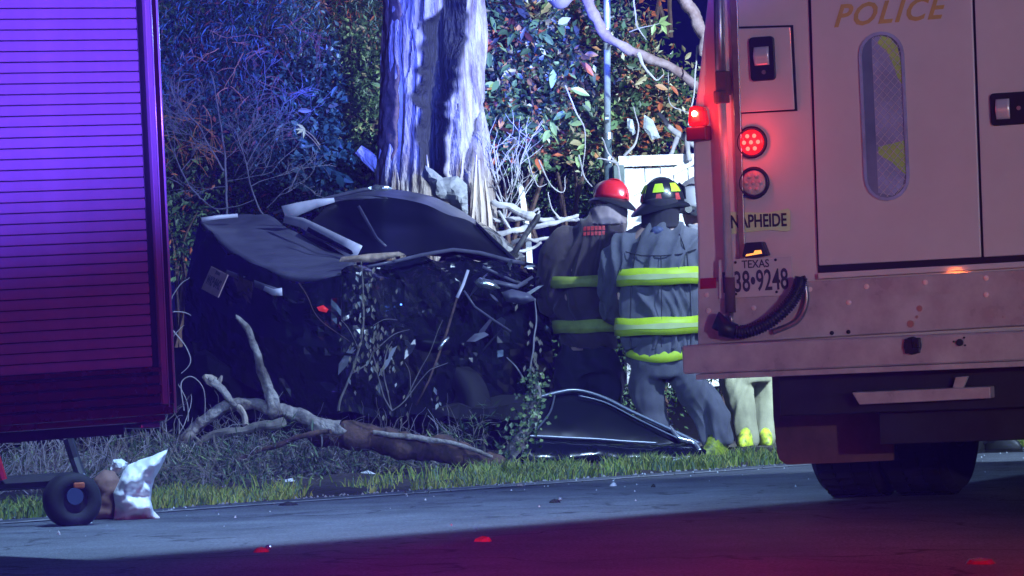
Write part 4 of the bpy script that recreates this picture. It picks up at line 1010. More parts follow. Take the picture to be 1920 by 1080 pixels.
# ================================================================== TREE TRUNK
DT = 27.0
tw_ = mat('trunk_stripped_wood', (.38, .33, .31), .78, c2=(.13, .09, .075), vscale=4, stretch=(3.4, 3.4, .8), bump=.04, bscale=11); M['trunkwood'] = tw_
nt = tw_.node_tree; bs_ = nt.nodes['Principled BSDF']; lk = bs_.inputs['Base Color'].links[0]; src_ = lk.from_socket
an = nt.nodes.new('ShaderNodeAttribute'); an.attribute_name = 'rot_shade'; mx = nt.nodes.new('ShaderNodeMix'); mx.data_type = 'RGBA'
mx.inputs[7].default_value = (.010, .007, .007, 1); nt.links.new(an.outputs['Fac'], mx.inputs[0]); nt.links.new(src_, mx.inputs[6]); nt.links.new(mx.outputs[2], bs_.inputs['Base Color'])  # near-black: rotten wood plus shade inside hollow and splits, put into the colour
tr = empty('dead_tree', P(820, 760, DT), 'thick split dead tree trunk with stripped pale wood behind the wreck', 'tree')
prof_t = [(-260,712,935),(-120,718,918),(0,724,906),(100,722,906),(200,716,910),(300,713,917),(380,708,925),(440,704,932),(600,690,945),(780,660,975)]
def trow(y):
    for a_, b_ in zip(prof_t, prof_t[1:]):
        if a_[0] <= y <= b_[0]:
            t_ = (y-a_[0])/(b_[0]-a_[0]); return lerp(a_[1], b_[1], t_), lerp(a_[2], b_[2], t_)
    return prof_t[-1][1:]
crev = [(-260,850,16),(-100,855,16),(0,854,18),(40,842,30),(80,834,34),(130,824,30),(200,812,27),(260,812,24),(320,816,18),(360,826,9),(480,830,6),(780,830,4)]
def crow(y):
    for a_, b_ in zip(crev, crev[1:]):
        if a_[0] <= y <= b_[0]:
            t_ = (y-a_[0])/(b_[0]-a_[0]); return lerp(a_[1], b_[1], t_), lerp(a_[2], b_[2], t_)
    return 830, 4
b = MB(); NA, NZ = 260, 330; idxm = []
rings = []; dark = []
for j in range(NZ+1):
    y = -260 + 1040*j/NZ; xl_, xr_ = trow(y); cx_, hw_ = (xl_+xr_)/2, (xr_-xl_)/2*MPP(DT); c_ = P(cx_, y, DT); ring = []; dk = []
    xc, cw = crow(y); xc += 10*noise.noise(V((y*.02, 5, 0))) + 5*noise.noise(V((y*.07, 9, 0)))
    for k in range(NA):
        a = 2*math.pi*k/NA
        ca, sa = math.cos(a), math.sin(a)
        q = V((ca*2.2, sa*2.2, y*.0035)); q2 = V((ca*9, sa*9, y*.006)); q3 = V((ca*22, sa*22, y*.03))
        r_ = 1 + .13*noise.noise(q*.9 + V((y*.002, 0, y*.004))) + .085*noise.noise(q2) + .018*noise.noise(q3) - .05*max(0, noise.noise(V((ca*6, sa*6, y*.0045)) + V((3,1,4))))
        px_ = cx_ + ca*(xr_-xl_)/2
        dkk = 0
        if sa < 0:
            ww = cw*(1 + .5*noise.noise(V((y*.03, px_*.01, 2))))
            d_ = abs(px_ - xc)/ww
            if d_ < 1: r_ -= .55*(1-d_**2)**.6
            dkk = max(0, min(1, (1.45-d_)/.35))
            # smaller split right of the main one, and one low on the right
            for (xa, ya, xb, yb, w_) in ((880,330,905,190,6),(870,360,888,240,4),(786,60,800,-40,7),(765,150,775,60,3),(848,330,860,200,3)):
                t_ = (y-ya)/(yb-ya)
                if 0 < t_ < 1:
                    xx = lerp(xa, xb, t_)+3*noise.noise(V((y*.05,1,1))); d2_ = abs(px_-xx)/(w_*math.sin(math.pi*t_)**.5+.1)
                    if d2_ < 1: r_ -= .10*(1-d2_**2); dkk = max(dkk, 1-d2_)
        else: 
            pass
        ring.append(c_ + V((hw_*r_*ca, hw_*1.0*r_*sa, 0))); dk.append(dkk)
    rings.append(ring); dark.append(dk)
n = NA
for j in range(NZ):
    for k in range(n):
        b.m.append(0); b.f.append([j*n+k, j*n+(k+1)%n, (j+1)*n+(k+1)%n, (j+1)*n+k])
b.v = [tuple(p) for r_ in rings for p in r_]
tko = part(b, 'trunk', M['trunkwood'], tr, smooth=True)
at_ = tko.data.attributes.new('rot_shade', 'FLOAT', 'POINT'); at_.data.foreach_set('value', [float(x) for r_ in dark for x in r_])
# dark bark still clinging to the left
def barkf(u, v):
    y = -260 + 760*v; xl_, xr_ = trow(y); cx_, hw_ = (xl_+xr_)/2, (xr_-xl_)/2*MPP(DT)
    a = R(172 + 56*u + 14*noise.noise(V((v*14, 0, 0)))*u); r_ = 1.05 + .05*noise.noise(V((u*9, v*40, 3)))
    return P(cx_, y, DT) + V((hw_*r_*math.cos(a), hw_*r_*math.sin(a), 0))
part(MB().grid(barkf, 16, 90, (.015, .02, 0)), 'bark', M['brownbark'], tr, smooth=True)
# splinters
for i, (x0, y0, x1, y1, r_) in enumerate([(905,455,897,300,.030),(884,425,893,290,.022),(920,450,908,330,.022),(748,362,744,318,.006),(803,340,800,290,.010),(862,345,868,285,.012)]):
    p0, p1_ = P(x0, y0, DT-.42), P(x1, y1, DT-.40)
    b = MB(); b.tube([p0, lerp(p0, p1_, .4)+V((.005,0,0)), p1_], [r_*.9, r_, r_*.25], 5, .5); part(b, 'splinter', M['wood'], tr)
# broken slab resting on the roof
sl = puff([(790,330),(797,310),(812,318),(830,333),(858,330),(876,346),(878,410),(862,400),(840,380),(812,372),(806,348)], 26.2, .22, 7, .3, 7, seed=12)
tag(sl.build('broken_wood_slab', mat('weathered_slab', (.30,.30,.32), .8, c2=(.17,.17,.19), vscale=8, bump=.006, bscale=24), smooth=False), 'grey broken slab of wood jammed between the car roof and the trunk', 'wood')

# ================================================================== STREET POLE
po = empty('utility_pole', P(1140, 760, 28.6), 'thin pale metal pole rising in front of the reddish bush', 'pole')
part(MB().tube([P(1150, 780, 28.6), P(1139, 250, 28.6)], .031, 16), 'shaft', mat('pole_steel_dark', (.22,.30,.34), .35, .6, c2=(.08,.11,.13), vscale=9), po, smooth=True)
part(MB().tube([P(1139, 255, 28.6), P(1137, -250, 28.6)], .0265, 16), 'upper_shaft', mat('pole_steel', (.55,.62,.66), .35, .4, c2=(.36,.42,.46), vscale=12), po, smooth=True)
for y_ in (60, 255, 300): part(MB().cyl(P(1138.5 + (y_-150)*.02, y_, 28.6), (0,0,1), .036, .05, 16), 'collar', M['steel'], po)
part(MB().cyl(P(1138, 222, 28.55), (1,0,0), .034, .03, 12), 'coupling', M['steel'], po)
part(MB().box(P(1150, 310, 28.5), P(1172, 395, 28.64)), 'meter_box', mat('grey_green_box', (.10,.13,.12), .6, var=.3), po, bevel=.006)
# hanging ribbed bowl above
hb = empty('hanging_basket', P(1050, 10, 27.6), 'pale ribbed bird feeder bowl hanging at the top of the bush', 'bird feeder')
c_ = P(1050, -8, 27.6); b = MB(); n = 24
b.ring_loft([[c_ + V((r_*math.cos(2*math.pi*k/n), r_*math.sin(2*math.pi*k/n), z_)) for k in range(n)] for r_, z_ in ((.105,.03),(.100,0),(.085,-.045),(.05,-.085),(.012,-.10))]); part(b, 'bowl', mat('pale_ceramic', (.22,.18,.19), .5, var=.2), hb, smooth=True)
for k in range(n):
    a = 2*math.pi*k/n; b = MB(); b.tube([c_ + V((r_*math.cos(a), r_*math.sin(a), z_)) for r_, z_ in ((.11,.04),(.104,0),(.092,-.035))], .005, 5); part(b, 'rib', M['board'], hb)
part(MB().tube([c_ + V((0,0,.02)), c_ + V((0,0,1.2))], .003, 5), 'cord', M['frame'], hb)

# ================================================================== FENCE GATE
DF = 28.8
fg = empty('board_gate', P(1240, 480, DF), 'white wooden board gate with diagonal brace behind the helmets', 'gate')
xs_ = 1172; i = 0
while xs_ < 1560:
    w_ = 25 + (i % 3)*2
    y0 = 318 - (xs_-1172)*.035
    b = MB(); b.box((0,0,0),(w_*MPP(DF)-.007, .018, (730-y0)*MPP(DF))); base = P(xs_, 730 - (xs_-1172)*.035, DF + .006*((i*7) % 3))
    b.v = [tuple(base + V(p)) for p in b.v]; part(b, 'board', M['board'], fg); xs_ += w_; i += 1
def rail(x0, y0, x1, y1, wpx, D, name):
    a_, b_ = P(x0, y0, D), P(x1, y1, D); d_ = (b_-a_); L_ = d_.length; d_.normalize(); s_ = V((0,1,0)).cross(d_).normalized(); h_ = wpx*MPP(D)/2
    m_ = MB(); vs = []
    for q in (a_, b_):
        for sa_, sy in ((-1,0),(1,0),(1,1),(-1,1)): vs.append(q + s_*h_*sa_ + V((0,.035*sy,0)))
    m_.add(vs, [(3,2,1,0),(4,5,6,7),(0,1,5,4),(1,2,6,5),(2,3,7,6),(3,0,4,7)]); part(m_, name, M['board'], fg)
rail(1160, 303, 1520, 290, 20, DF-.06, 'top_rail')
rail(1176, 366, 1300, 302, 13, DF-.055, 'brace'); rail(1176, 560, 1520, 548, 20, DF-.06, 'bottom_rail')
rail(1179, 316, 1184, 720, 16, DF-.052, 'stile')
# propped grey sheet right of the gate
sh = puff([(1256,372),(1284,340),(1310,326),(1345,318),(1345,345),(1310,356),(1280,376)], DF-.5, .05, 8, .3, 6)
tag(sh.build('dark_tarp', mat('dark_tarp', (.10,.09,.10), .8, var=.3), smooth=True), 'dark folded tarp draped over the white gate beside the truck', 'tarp')
# picket stakes
for (x0, y0, x1, y1, w_, lb) in ((906,342,928,442,12,'broken white picket stake leaning against the trunk base'), (977,352,990,440,11,'upright white picket stake left of the red helmet')):
    a_, b_ = P(x0, y0, 27.0), P(x1, y1, 27.0); h_ = w_*MPP(27)/2
    m_ = MB(); m_.add([b_+V((-h_,0,0)), b_+V((h_,0,0)), a_+V((h_*.9,0,0)), a_+V((0,0,.03)), a_+V((-h_*.9,0,.01))] + [q+V((0,.02,0)) for q in (b_+V((-h_,0,0)), b_+V((h_,0,0)), a_+V((h_*.9,0,0)), a_+V((0,0,.03)), a_+V((-h_*.9,0,.01)))],
        [(0,1,2,3,4),(9,8,7,6,5)]+[(i,(i+1)%5,5+(i+1)%5,5+i) for i in range(5)])
    root_ = m_
    m_.add([b_+V((-h_,0,0)), b_+V((h_,0,0)), b_+V((h_*3,0,-1.4)), b_+V((h_,0,-1.4))]+[q+V((0,.02,0)) for q in (b_+V((-h_,0,0)), b_+V((h_,0,0)), b_+V((h_*3,0,-1.4)), b_+V((h_,0,-1.4)))], [(3,2,1,0),(4,5,6,7),(0,3,7,4),(1,2,6,5)])
    tag(m_.build('picket', M['board']), lb, 'stake', 'white picket stakes')

# ================================================================== BRANCHES, LOGS
def branch_pts(pts, jit=.01, n=6):
    q = cr([P(*p) for p in pts], n); return [p + V((N3(p, 9, 1), N3(p, 9, 5), N3(p, 9, 8)))*jit*(0 if i in (0, len(q)-1) else 1) for i, p in enumerate(q)]
def taper(n, r0, r1): return [lerp(r0, r1, i/(n-1)) for i in range(n)]
def branch(mb, pts, r0, r1, sides=8, jit=.012, wob=.25, n=6):
    big = max(r0, r1) > .012
    q = branch_pts(pts, jit*(1.3 if big else .8), 14 if big else n); rr = taper(len(q), r0, r1)
    if big: rr = [r_*(1 + .22*noise.noise(p*13) + .14*noise.noise(p*37)) for r_, p in zip(rr, q)]
    mb.tube(q, rr, sides + (4 if big else 0), wob*1.4); return mb
def pth(px, D): return [(x, y, D) for x, y in px]
# fallen pale log with stubs
Dl = 21.3
lg = empty('fallen_log', G(620, 860), 'pale fallen branch with upright forked limb lying before the wreck', 'log')
part(branch(MB(), pth([(345,820),(378,795),(405,775),(428,758),(470,755),(515,770),(560,783),(600,796),(640,800)], Dl), .034, .044, 12, .02, .35), 'stem', M['bark'], lg, smooth=True)
part(branch(MB(), pth([(522,778),(510,745),(494,705),(483,670),(470,630),(452,600),(445,594)], Dl-.02), .032, .013, 10, .012, .3), 'limb', M['bark'], lg, smooth=True)
part(branch(MB(), pth([(512,775),(508,755),(509,728)], Dl-.05), .034, .012, 8), 'stub', M['bark'], lg, smooth=True)
part(branch(MB(), pth([(442,762),(425,742),(410,724),(398,712)], Dl-.02), .018, .022, 9, .01, .4), 'limb', M['bark'], lg, smooth=True)
part(MB().tube([P(402,718,Dl), P(392,712,Dl), P(382,705,Dl-.02)], [.03,.03,.012], 7, .5).tube([P(408,722,Dl), P(413,712,Dl), P(416,704,Dl)], [.016,.015,.006], 6, .4), 'broken_tip', M['wood'], lg)
part(branch(MB(), pth([(448,765),(458,780),(460,798)], Dl-.04), .02, .018, 8), 'stub', M['wood'], lg)
# brown log on the right
D_b = 21.6
lb_ = empty('brown_log', G(850, 880), 'thick brown fallen log sloping down to the grass at centre', 'log')
part(branch(MB(), pth([(600,812),(650,815),(700,820),(740,832),(800,838),(860,848),(905,870),(925,885)], D_b), .07, .085, 14, .02, .25), 'stem', M['brownbark'], lb_, smooth=True)
part(branch(MB(), pth([(700,812),(750,818),(800,824),(850,832),(890,845),(920,855)], D_b-.085), .016, .012, 7, .008, .4), 'bark_ridge', M['bark'], lb_, smooth=True)
sl2 = empty('thin_branch', G(420, 880), 'thin reddish fallen branch crossing the brush below the pale log', 'branch')
part(branch(MB(), pth([(440,868),(500,842),(560,820),(620,808)], 21.0), .012, .014, 7), 'stem', M['brownbark'], sl2)
sl3 = empty('split_plank', G(440, 840), 'flat split grey wood piece lying under the pale log', 'wood')
part(branch(MB(), pth([(370,830),(410,812),(455,806),(500,795),(530,792)], 21.15), .02, .03, 8), 'stem', M['drytwig'], sl3)
# big limb over the pole, top right
bl = empty('bare_limb', P(1100, -100, 28), 'curved bare limb sweeping down across the pale pole to the truck', 'branch')
part(branch(MB(), pth([(1080,-60),(1104,0),(1118,40),(1140,72),(1185,95),(1230,115),(1270,135),(1305,158),(1340,185)], 28.1), .045, .030, 10, .015, .2), 'stem', mat('pinkish_bark', (.30,.23,.25), .8, c2=(.16,.10,.10), vscale=8, bump=.006, bscale=30), bl, smooth=True)
part(branch(MB(), pth([(1195,100),(1205,125),(1220,140),(1232,152),(1245,140)], 28.0), .014, .004, 6), 'twig', M['twig'], bl)
part(branch(MB(), pth([(1188,0),(1192,40),(1200,58),(1212,75)], 28.0), .006, .004, 5), 'twig', M['twig'], bl)
bl2 = empty('bare_limb', P(1270, -100, 27.8), 'short thick bare limb in the top right corner beside the truck roof', 'branch')
part(branch(MB(), pth([(1262,-60),(1285,0),(1305,30),(1318,60),(1322,100)], 27.8), .05, .04, 10, .02, .25), 'stem', mat('pinkish_bark', (.3,.2,.2)), bl2, smooth=True)
dbr = empty('dead_branch', P(1300, 300, 28.6), 'splintered pale dead branch resting above the white gate', 'branch')
part(branch(MB(), pth([(1236,212),(1252,232),(1270,250),(1290,264),(1310,275)], 28.8), .018, .030, 8), 'stem', M['twig'], dbr, smooth=True)
part(branch(MB(), pth([(1272,258),(1262,278),(1252,300)], 28.8), .02, .014, 7), 'limb', M['twig'], dbr, smooth=True)
part(branch(MB(), pth([(1296,236),(1290,265),(1292,300)], 28.7), .014, .022, 7), 'limb', M['twig'], dbr, smooth=True)
part(branch(MB(), pth([(1308,85),(1304,130),(1300,180),(1290,235)], 27.9), .006, .006, 5), 'twig', M['twig'], dbr)
part(branch(MB(), pth([(1253,108),(1255,190),(1280,208),(1300,212)], 28.4), .003, .005, 5), 'twig', M['twig'], dbr)
for (pl_, lb__) in (([(1176,222),(1186,224),(1192,250),(1186,254),(1176,240)], 'small pale board caught in the bush right of the pole'), ([(1208,215),(1224,225),(1238,258),(1222,262),(1206,240)], 'torn pale blue sheet caught in the bush above the gate')):
    tag(puff(pl_, 28.7, .05, 5, .3, 9).build('scrap', mat('pale_scrap', (.38,.42,.46), .7, var=.3, vscale=9)), lb__, 'debris')
# pale horizontal branches right of the trunk
hbp = empty('fallen_branches', P(1000, 420, 26.9), 'tangle of pale stripped branches between the trunk and red helmet', 'branches')
for pl_, r0, r1 in (([(925,376),(950,384),(975,398),(1000,402)], .022, .028), ([(918,414),(970,412),(1020,414),(1085,410)], .018, .012), ([(925,440),(975,432),(1030,420),(1085,405)], .022, .014),
                    ([(935,395),(958,430),(985,446),(1010,452)], .012, .010), ([(1012,395),(1000,420),(985,440)], .007, .009), ([(1028,360),(1035,390),(1050,412)], .004, .007), ([(960,455),(1000,448),(1060,440)], .016, .010),
                    ([(940,460),(975,470),(1015,455)], .014, .01), ([(1010,392),(998,400),(990,412)], .010, .006)):
    part(branch(MB(), pth(pl_, 26.8 + random.uniform(-.2, .2)), r0, r1, 7, .02, .35), 'branch', M['twig'], hbp)
part(branch(MB(), pth([(1008,402),(992,432),(972,462),(962,480)], 25.6), .018, .022, 6), 'branch', M['frame'], hbp)
st = empty('broken_limb', P(700, 300, 27.2), 'short broken pale limb sticking out left of the trunk', 'branch')
part(MB().tube([P(672,280,27), P(690,295,27), P(715,318,27)], [.035,.045,.05], 9, .3), 'stem', M['wood'], st)

# generic twiggy shrubs
def grow(mb, p, d, L_, r_, depth, spread=.6, curl=.25, up=.1, rnd=random, ch=3, minr=.0016):
    pts = [p]; n_ = 5; dd = d.normalized()
    for i in range(n_):
        dd = (dd + V((rnd.uniform(-1,1), rnd.uniform(-1,1), rnd.uniform(-1,1)))*curl*.5 + V((0,0,up*.3))).normalized(); pts.append(pts[-1] + dd*L_/n_)
    mb.tube(pts, taper(len(pts), r_, max(minr, r_*.55)), 4 if depth < 2 else 6, 0, cap=False)
    ends.append((pts[-1], dd))
    if depth > 0:
        for k in range(ch):
            i = rnd.randint(1, n_); nd = (dd + V((rnd.uniform(-1,1), rnd.uniform(-1,1)*.7, rnd.uniform(-.7,1)))*spread*1.3).normalized()
            grow(mb, pts[i], nd, L_*rnd.uniform(.5,.75), r_*.62, depth-1, spread, curl, up, rnd, ch, minr)
ends = []
# bare violet shrub, left
bs = empty('bare_shrub', P(420, 470, 26.4), 'leafless pale twiggy shrub behind the car boot', 'shrub')
Ds = 26.3
part(branch(MB(), pth([(424,420),(424,350),(421,280),(412,220),(400,160),(393,133)], Ds), 0.0099, 0.0031, 7), 'stem', M['vtwig'], bs)
part(branch(MB(), pth([(420,320),(395,280),(370,235),(338,200),(334,160),(345,138),(368,142)], Ds), 0.0068, 0.0019, 6), 'stem', M['vtwig'], bs)
part(branch(MB(), pth([(338,200),(322,170),(325,140),(354,112)], Ds-.05), 0.0050, 0.0019, 6), 'stem', M['vtwig'], bs)
part(branch(MB(), pth([(345,185),(350,160),(370,148),(380,160),(378,176)], Ds-.05), 0.0037, 0.0012, 6), 'stem', M['vtwig'], bs)
part(branch(MB(), pth([(500,410),(478,375),(462,310),(445,255),(430,235)], Ds-.1), 0.0074, 0.0025, 6), 'stem', M['vtwig'], bs)
part(branch(MB(), pth([(375,372),(345,330),(320,270),(310,235)], Ds-.1), 0.0056, 0.0025, 6), 'stem', M['vtwig'], bs)
part(branch(MB(), pth([(462,310),(490,260),(520,240),(550,245)], Ds-.1), 0.0050, 0.0019, 6), 'stem', M['vtwig'], bs)
part(branch(MB(), pth([(375,372),(400,390),(440,388),(480,372)], Ds-.1), 0.0050, 0.0025, 6), 'stem', M['vtwig'], bs)
part(branch(MB(), pth([(545,355),(560,320),(590,290),(600,270)], Ds-.1), 0.0043, 0.0019, 6), 'stem', M['vtwig'], bs)
part(branch(MB(), pth([(600,280),(585,262),(560,240)], Ds-.1), 0.0031, 0.0037, 6), 'stem', M['wood'], bs)
rn = random.Random(3); tw = MB()
for (x, y, dx, dz, L_) in [(421,290,-.8,.5,.4),(421,300,.8,.5,.4),(400,285,-.6,.6,.35),(365,232,-.7,.4,.3),(365,235,-.5,.7,.3),(350,215,-.9,.1,.3),(465,320,.7,.6,.4),(455,290,-.5,.8,.3),(470,350,.8,.4,.35),(445,265,.6,.8,.3),(335,310,-.3,.6,.3),(340,320,.6,.5,.25),(424,350,-.9,.2,.3),(424,340,.9,.3,.35),(500,390,.7,.7,.3),(500,250,.6,.7,.3),(330,200,-.6,.2,.25),(350,250,-.8,.5,.3),(380,260,.5,.8,.3),(470,240,.2,.9,.3),(490,330,.6,.6,.35),(440,330,.3,.9,.3),(320,240,.4,.7,.3),(345,350,-.5,.5,.3)]:
    grow(tw, P(x, y, Ds), V((dx, rn.uniform(-.3,.3), dz)), L_, .0030, 3, .75, .5, .05, rn, 3)
part(tw, 'twigs', M['vtwig'], bs)['kind'] = 'stuff'
# wiry shrub right of trunk base
bs2 = empty('bare_shrub', P(950, 440, 27.0), 'small wiry leafless shrub right of the dead trunk', 'shrub')
tw = MB(); rn = random.Random(8)
for (x, y, dx, dz, L_) in [(945,420,-.2,1,.5),(945,420,.3,1,.55),(950,410,.6,.8,.4),(940,380,-.5,.9,.3),(960,360,.5,.9,.3),(935,340,-.2,1,.3),(965,330,.4,.7,.3)]:
    grow(tw, P(x, y, 27.0), V((dx, rn.uniform(-.3,.3), dz)), L_, .007, 2, .7, .45, .15, rn, 3)
part(tw, 'twigs', M['twig'], bs2)['kind'] = 'stuff'
for pl_ in ([(985,280),(1000,330),(1010,350),(1025,345)], [(1010,300),(1035,350),(1055,360),(1060,330)], [(925,330),(945,300),(965,270)], [(1085,290),(1095,330),(1110,350)], [(1060,160),(1080,210),(1098,250),(1090,330)]):
    part(branch(MB(), pth(pl_, 27.6), .006, .0035, 6), 'stem', M['twig'], bs2)
vn = empty('vine', P(1160, 420, 28.3), 'thin bare vine winding up beside the pale pole and gate', 'vine')
for pl_ in ([(1166,400),(1163,340),(1158,310),(1140,285),(1128,258)], [(1170,292),(1190,270),(1198,240),(1188,200)], [(1160,305),(1140,300),(1120,298)]):
    part(branch(MB(), pth(pl_, 28.3), .010, .005, 6), 'stem', M['twig'], vn)

# foreground sapling with hanging dead leaves
sp = empty('sapling', G(640, 880), 'spindly sapling with curled dead leaves standing before the wreck', 'sapling')
Dp = 21.4
lf_d = mat('curled_dead_leaf', (.17,.15,.10), .6, c2=(.08,.07,.05), vscale=4)
lf_p = mat('pale_curled_leaf', (.25,.27,.25), .5)
for i, (pl_, r0, r1) in enumerate([([(635,770),(640,745),(655,710),(670,665),(678,630),(682,590),(680,540),(677,490)], .012, .006), ([(660,700),(690,680),(700,660),(735,630),(768,618)], .008, .003), ([(655,640),(600,600),(578,560),(560,530)], .003, .004),
        ([(700,665),(708,700),(718,740),(735,770)], .006, .006), ([(735,640),(725,660),(720,700),(735,770)], .005, .006), ([(735,770),(760,750),(800,700),(815,690),(840,680)], .006, .003), ([(760,750),(790,690),(810,650),(830,600)], .006, .003),
        ([(670,650),(655,620),(640,600)], .003, .003), ([(700,610),(720,600),(745,600)], .003, .003), ([(770,745),(768,700),(760,680)], .004, .002)]):
    part(branch(MB(), pth(pl_, Dp + .03*i), r0*.62, r1*.62, 6, .006, .3), 'stem' if i == 0 else 'twig', M['drytwig'] if i != 2 else M['brownbark'], sp)
rn = random.Random(5)
lvm = None
for i in range(125):
    k = rn.random()
    if k < .55: x, y = rn.gauss(688, 18), rn.uniform(500, 690)
    elif k < .8: x, y = rn.gauss(715, 28), rn.uniform(610, 700)
    else: x, y = rn.uniform(640, 830), rn.uniform(680, 800)
    b = MB(); L_ = rn.uniform(.022, .05); b.leaf((0,0,0), (rn.uniform(-.5,.5), rn.uniform(-.6,.3), -1), (0,-1,0), L_, L_*.42)
    o = b.build('leaf', lf_p if rn.random() < .15 else lf_d, sp); o.location = sp.matrix_world.inverted() @ P(x, y, Dp - .04 + rn.uniform(-.06,.06))
# ivy stump at right
iv = empty('ivy_stump', G(975, 888), 'leaning ivy covered stump with thin stem beside the detached door', 'stump')
Dv = G(975, 888).y + .05
part(branch(MB(), pth([(958,892),(965,850),(980,815),(995,780),(1002,740),(998,720)], Dv), .06, .03, 10, .02, .3), 'stem', M['bark'], iv, smooth=True)
part(branch(MB(), pth([(998,740),(995,700),(1000,650),(1005,600),(1003,560)], Dv), .007, .003, 6), 'shoot', M['twig'], iv)
part(branch(MB(), pth([(985,720),(975,700),(950,670)], Dv), .006, .003, 6), 'shoot', M['twig'], iv)
fol = MB(); fol.cur = 0
for i in range(300):
    t_ = rn.random(); q = poly([(955,888),(963,850),(980,815),(996,775),(1002,735),(1000,700)], t_); r_ = lerp(34, 16, t_)
    p = P(q[0]+rn.gauss(0, r_*.7), q[1]+rn.gauss(0, 8), Dv - abs(rn.gauss(0, .06))); fol.cur = rn.randint(0, 2); L_ = rn.uniform(.02,.045)
    fol.leaf(p, (rn.uniform(-1,1), rn.uniform(-1,.2), rn.uniform(-1,.4)), (0,-1,.3), L_, L_*.7)
part(fol, 'foliage', [LEAF['dark'], LEAF['green'], LEAF['lime']], iv)['kind'] = 'stuff'
for i in range(22):
    b = MB(); L_ = rn.uniform(.03,.05); b.leaf((0,0,0), (rn.uniform(-.5,.5), -.3, -1), (0,-1,0), L_, L_*.4); o = b.build('leaf', lf_d, iv); o.location = iv.matrix_world.inverted() @ P(1002+rn.gauss(0,12), rn.uniform(570, 700), Dv-.05)

# ================================================================== BUSHES
def bush(name, label, blobs, counts, pal, Lr=(.035,.06), Wf=.5, seed=0, down=.2, stems=None, big=0, clump=.09, cat='bush', D0=29):
    rn = random.Random(seed); x0 = sum(b[0] for b in blobs)/len(blobs); yb = max(b[1]+b[4] for b in blobs)
    root = empty(name, P(x0, yb, D0), label, cat, 'bushes behind the wreck')
    mb = MB(); mats = [LEAF[p] for p, w_ in pal]; ws = [w_ for p, w_ in pal]
    tot = sum(b[3]*b[4] for b in blobs); bigs = []
    for (bx, by, D, rx, ry_) in blobs:
        nc = max(1, int(counts*rx*ry_/tot/16))
        for c in range(nc):
            while True:
                u = V((rn.uniform(-1,1), rn.uniform(-1,1), rn.uniform(-1,1)))
                if u.length < 1: break
            if u.length > 0: u = u * (u.length**-.35)
            if u.length > 1.05: u.normalize()
            cpos = P(bx + u.x*rx, by + u.z*ry_, D + u.y*rx*MPP(D)*.8)
            mi0 = rn.choices(range(len(pal)), ws)[0]
            fd = V((u.x, u.y*.8 - .4, -u.z*.6 + .2))
            for k in range(16):
                p = cpos + V((rn.gauss(0,clump), rn.gauss(0,clump), rn.gauss(0,clump*.8)))
                mb.cur = mi0 if rn.random() < .55 else rn.choices(range(len(pal)), ws)[0]
                L_ = rn.uniform(*Lr); d = fd + V((rn.uniform(-1,1), rn.uniform(-1,1), rn.uniform(-1,1)))*1.1 + V((0,0,-down))
                mb.leaf(p, d, (rn.uniform(-1,1), rn.uniform(-1,1), 1), L_, L_*Wf)
                if big and len(bigs) < big and u.y < -.35 and k == 0: bigs.append((p, d, mb.cur, L_))
    part(mb, 'foliage', mats, root)['kind'] = 'stuff'
    sm_ = MB(); 
    for (bx, by, D, rx, ry_) in blobs:
        for k in range(stems if stems else 3):
            a_ = P(bx + rn.uniform(-.2,.2)*rx, by + ry_ + 150, D+.15); c_ = P(bx + rn.uniform(-.8,.8)*rx, by - ry_*.7, D + rn.uniform(-.2,.2))
            q = [a_, lerp(a_, c_, .4) + V((rn.uniform(-.1,.1), 0, 0)), lerp(a_, c_, .75) + V((rn.uniform(-.1,.1), rn.uniform(-.1,.1), 0)), c_]; sm_.tube(cr(q, 4), taper(13, .022, .005), 5, .2)
    part(sm_, 'stems', M['brownbark'], root)['kind'] = 'stuff'
    lms = {}
    for p, d, mi, L_ in bigs:
        key = (mi, rn.randint(0, 3))
        if key not in lms:
            b = MB(); L2 = Lr[1]*rn.uniform(1.1,1.45); dd = V((rn.uniform(-1,1), rn.uniform(-1,0), rn.uniform(-.8,.5))).normalized(); sd = dd.cross(V((0,-1,.3))).normalized(); u_ = sd.cross(dd)
            pts_ = []
            for t_, w_ in ((0,0),(.25,.36),(.55,.42),(.8,.24),(1,0)):
                c0_ = dd*L2*t_ - V((0,0,L2*.18*t_*t_)); pts_ += [c0_ - sd*w_*L2*Wf + u_*w_*L2*.12, c0_, c0_ + sd*w_*L2*Wf + u_*w_*L2*.12]
            b.add(pts_, [(i*3+j, i*3+j+1, i*3+j+4, i*3+j+3) for i in range(4) for j in range(2)])
            lms[key] = b.build('leaf', mats[mi], root); o = lms[key]
        else:
            o = lms[key].copy(); col.objects.link(o); o.parent = root
        o.location = root.matrix_world.inverted() @ (p + V((0,-.12,0))); o.rotation_euler = (rn.uniform(-.6,.6), rn.uniform(-.9,.9), rn.uniform(-.9,.9))
    return root
bush('red_tip_bush', 'dense bush of red, orange and green leaves between trunk and pole',
     [(960,60,29.2,70,90),(1040,110,29.3,95,110),(990,210,29.0,90,90),(1075,230,29.0,75,80),(1010,20,29.6,120,80),(960,280,28.9,70,50)], 9500,
     [('green',5),('lime',2.4),('olive',4),('red',1.6),('orange',1.6),('cream',.7),('dark',5)], (.05,.10), .5, 11, .3, big=200)
bush('mixed_bush', 'thin leafy bush with brown leaves between the pole and police truck',
     [(1190,150,29.3,55,80),(1230,230,29.4,60,60),(1180,255,29.3,50,50),(1250,170,29.5,50,50),(1180,60,29.6,50,60)], 3600,
     [('olive',3),('red',1.5),('green',3),('cream',.8),('orange',.6),('dark',5)], (.045,.08), .5, 21, .3, big=60)
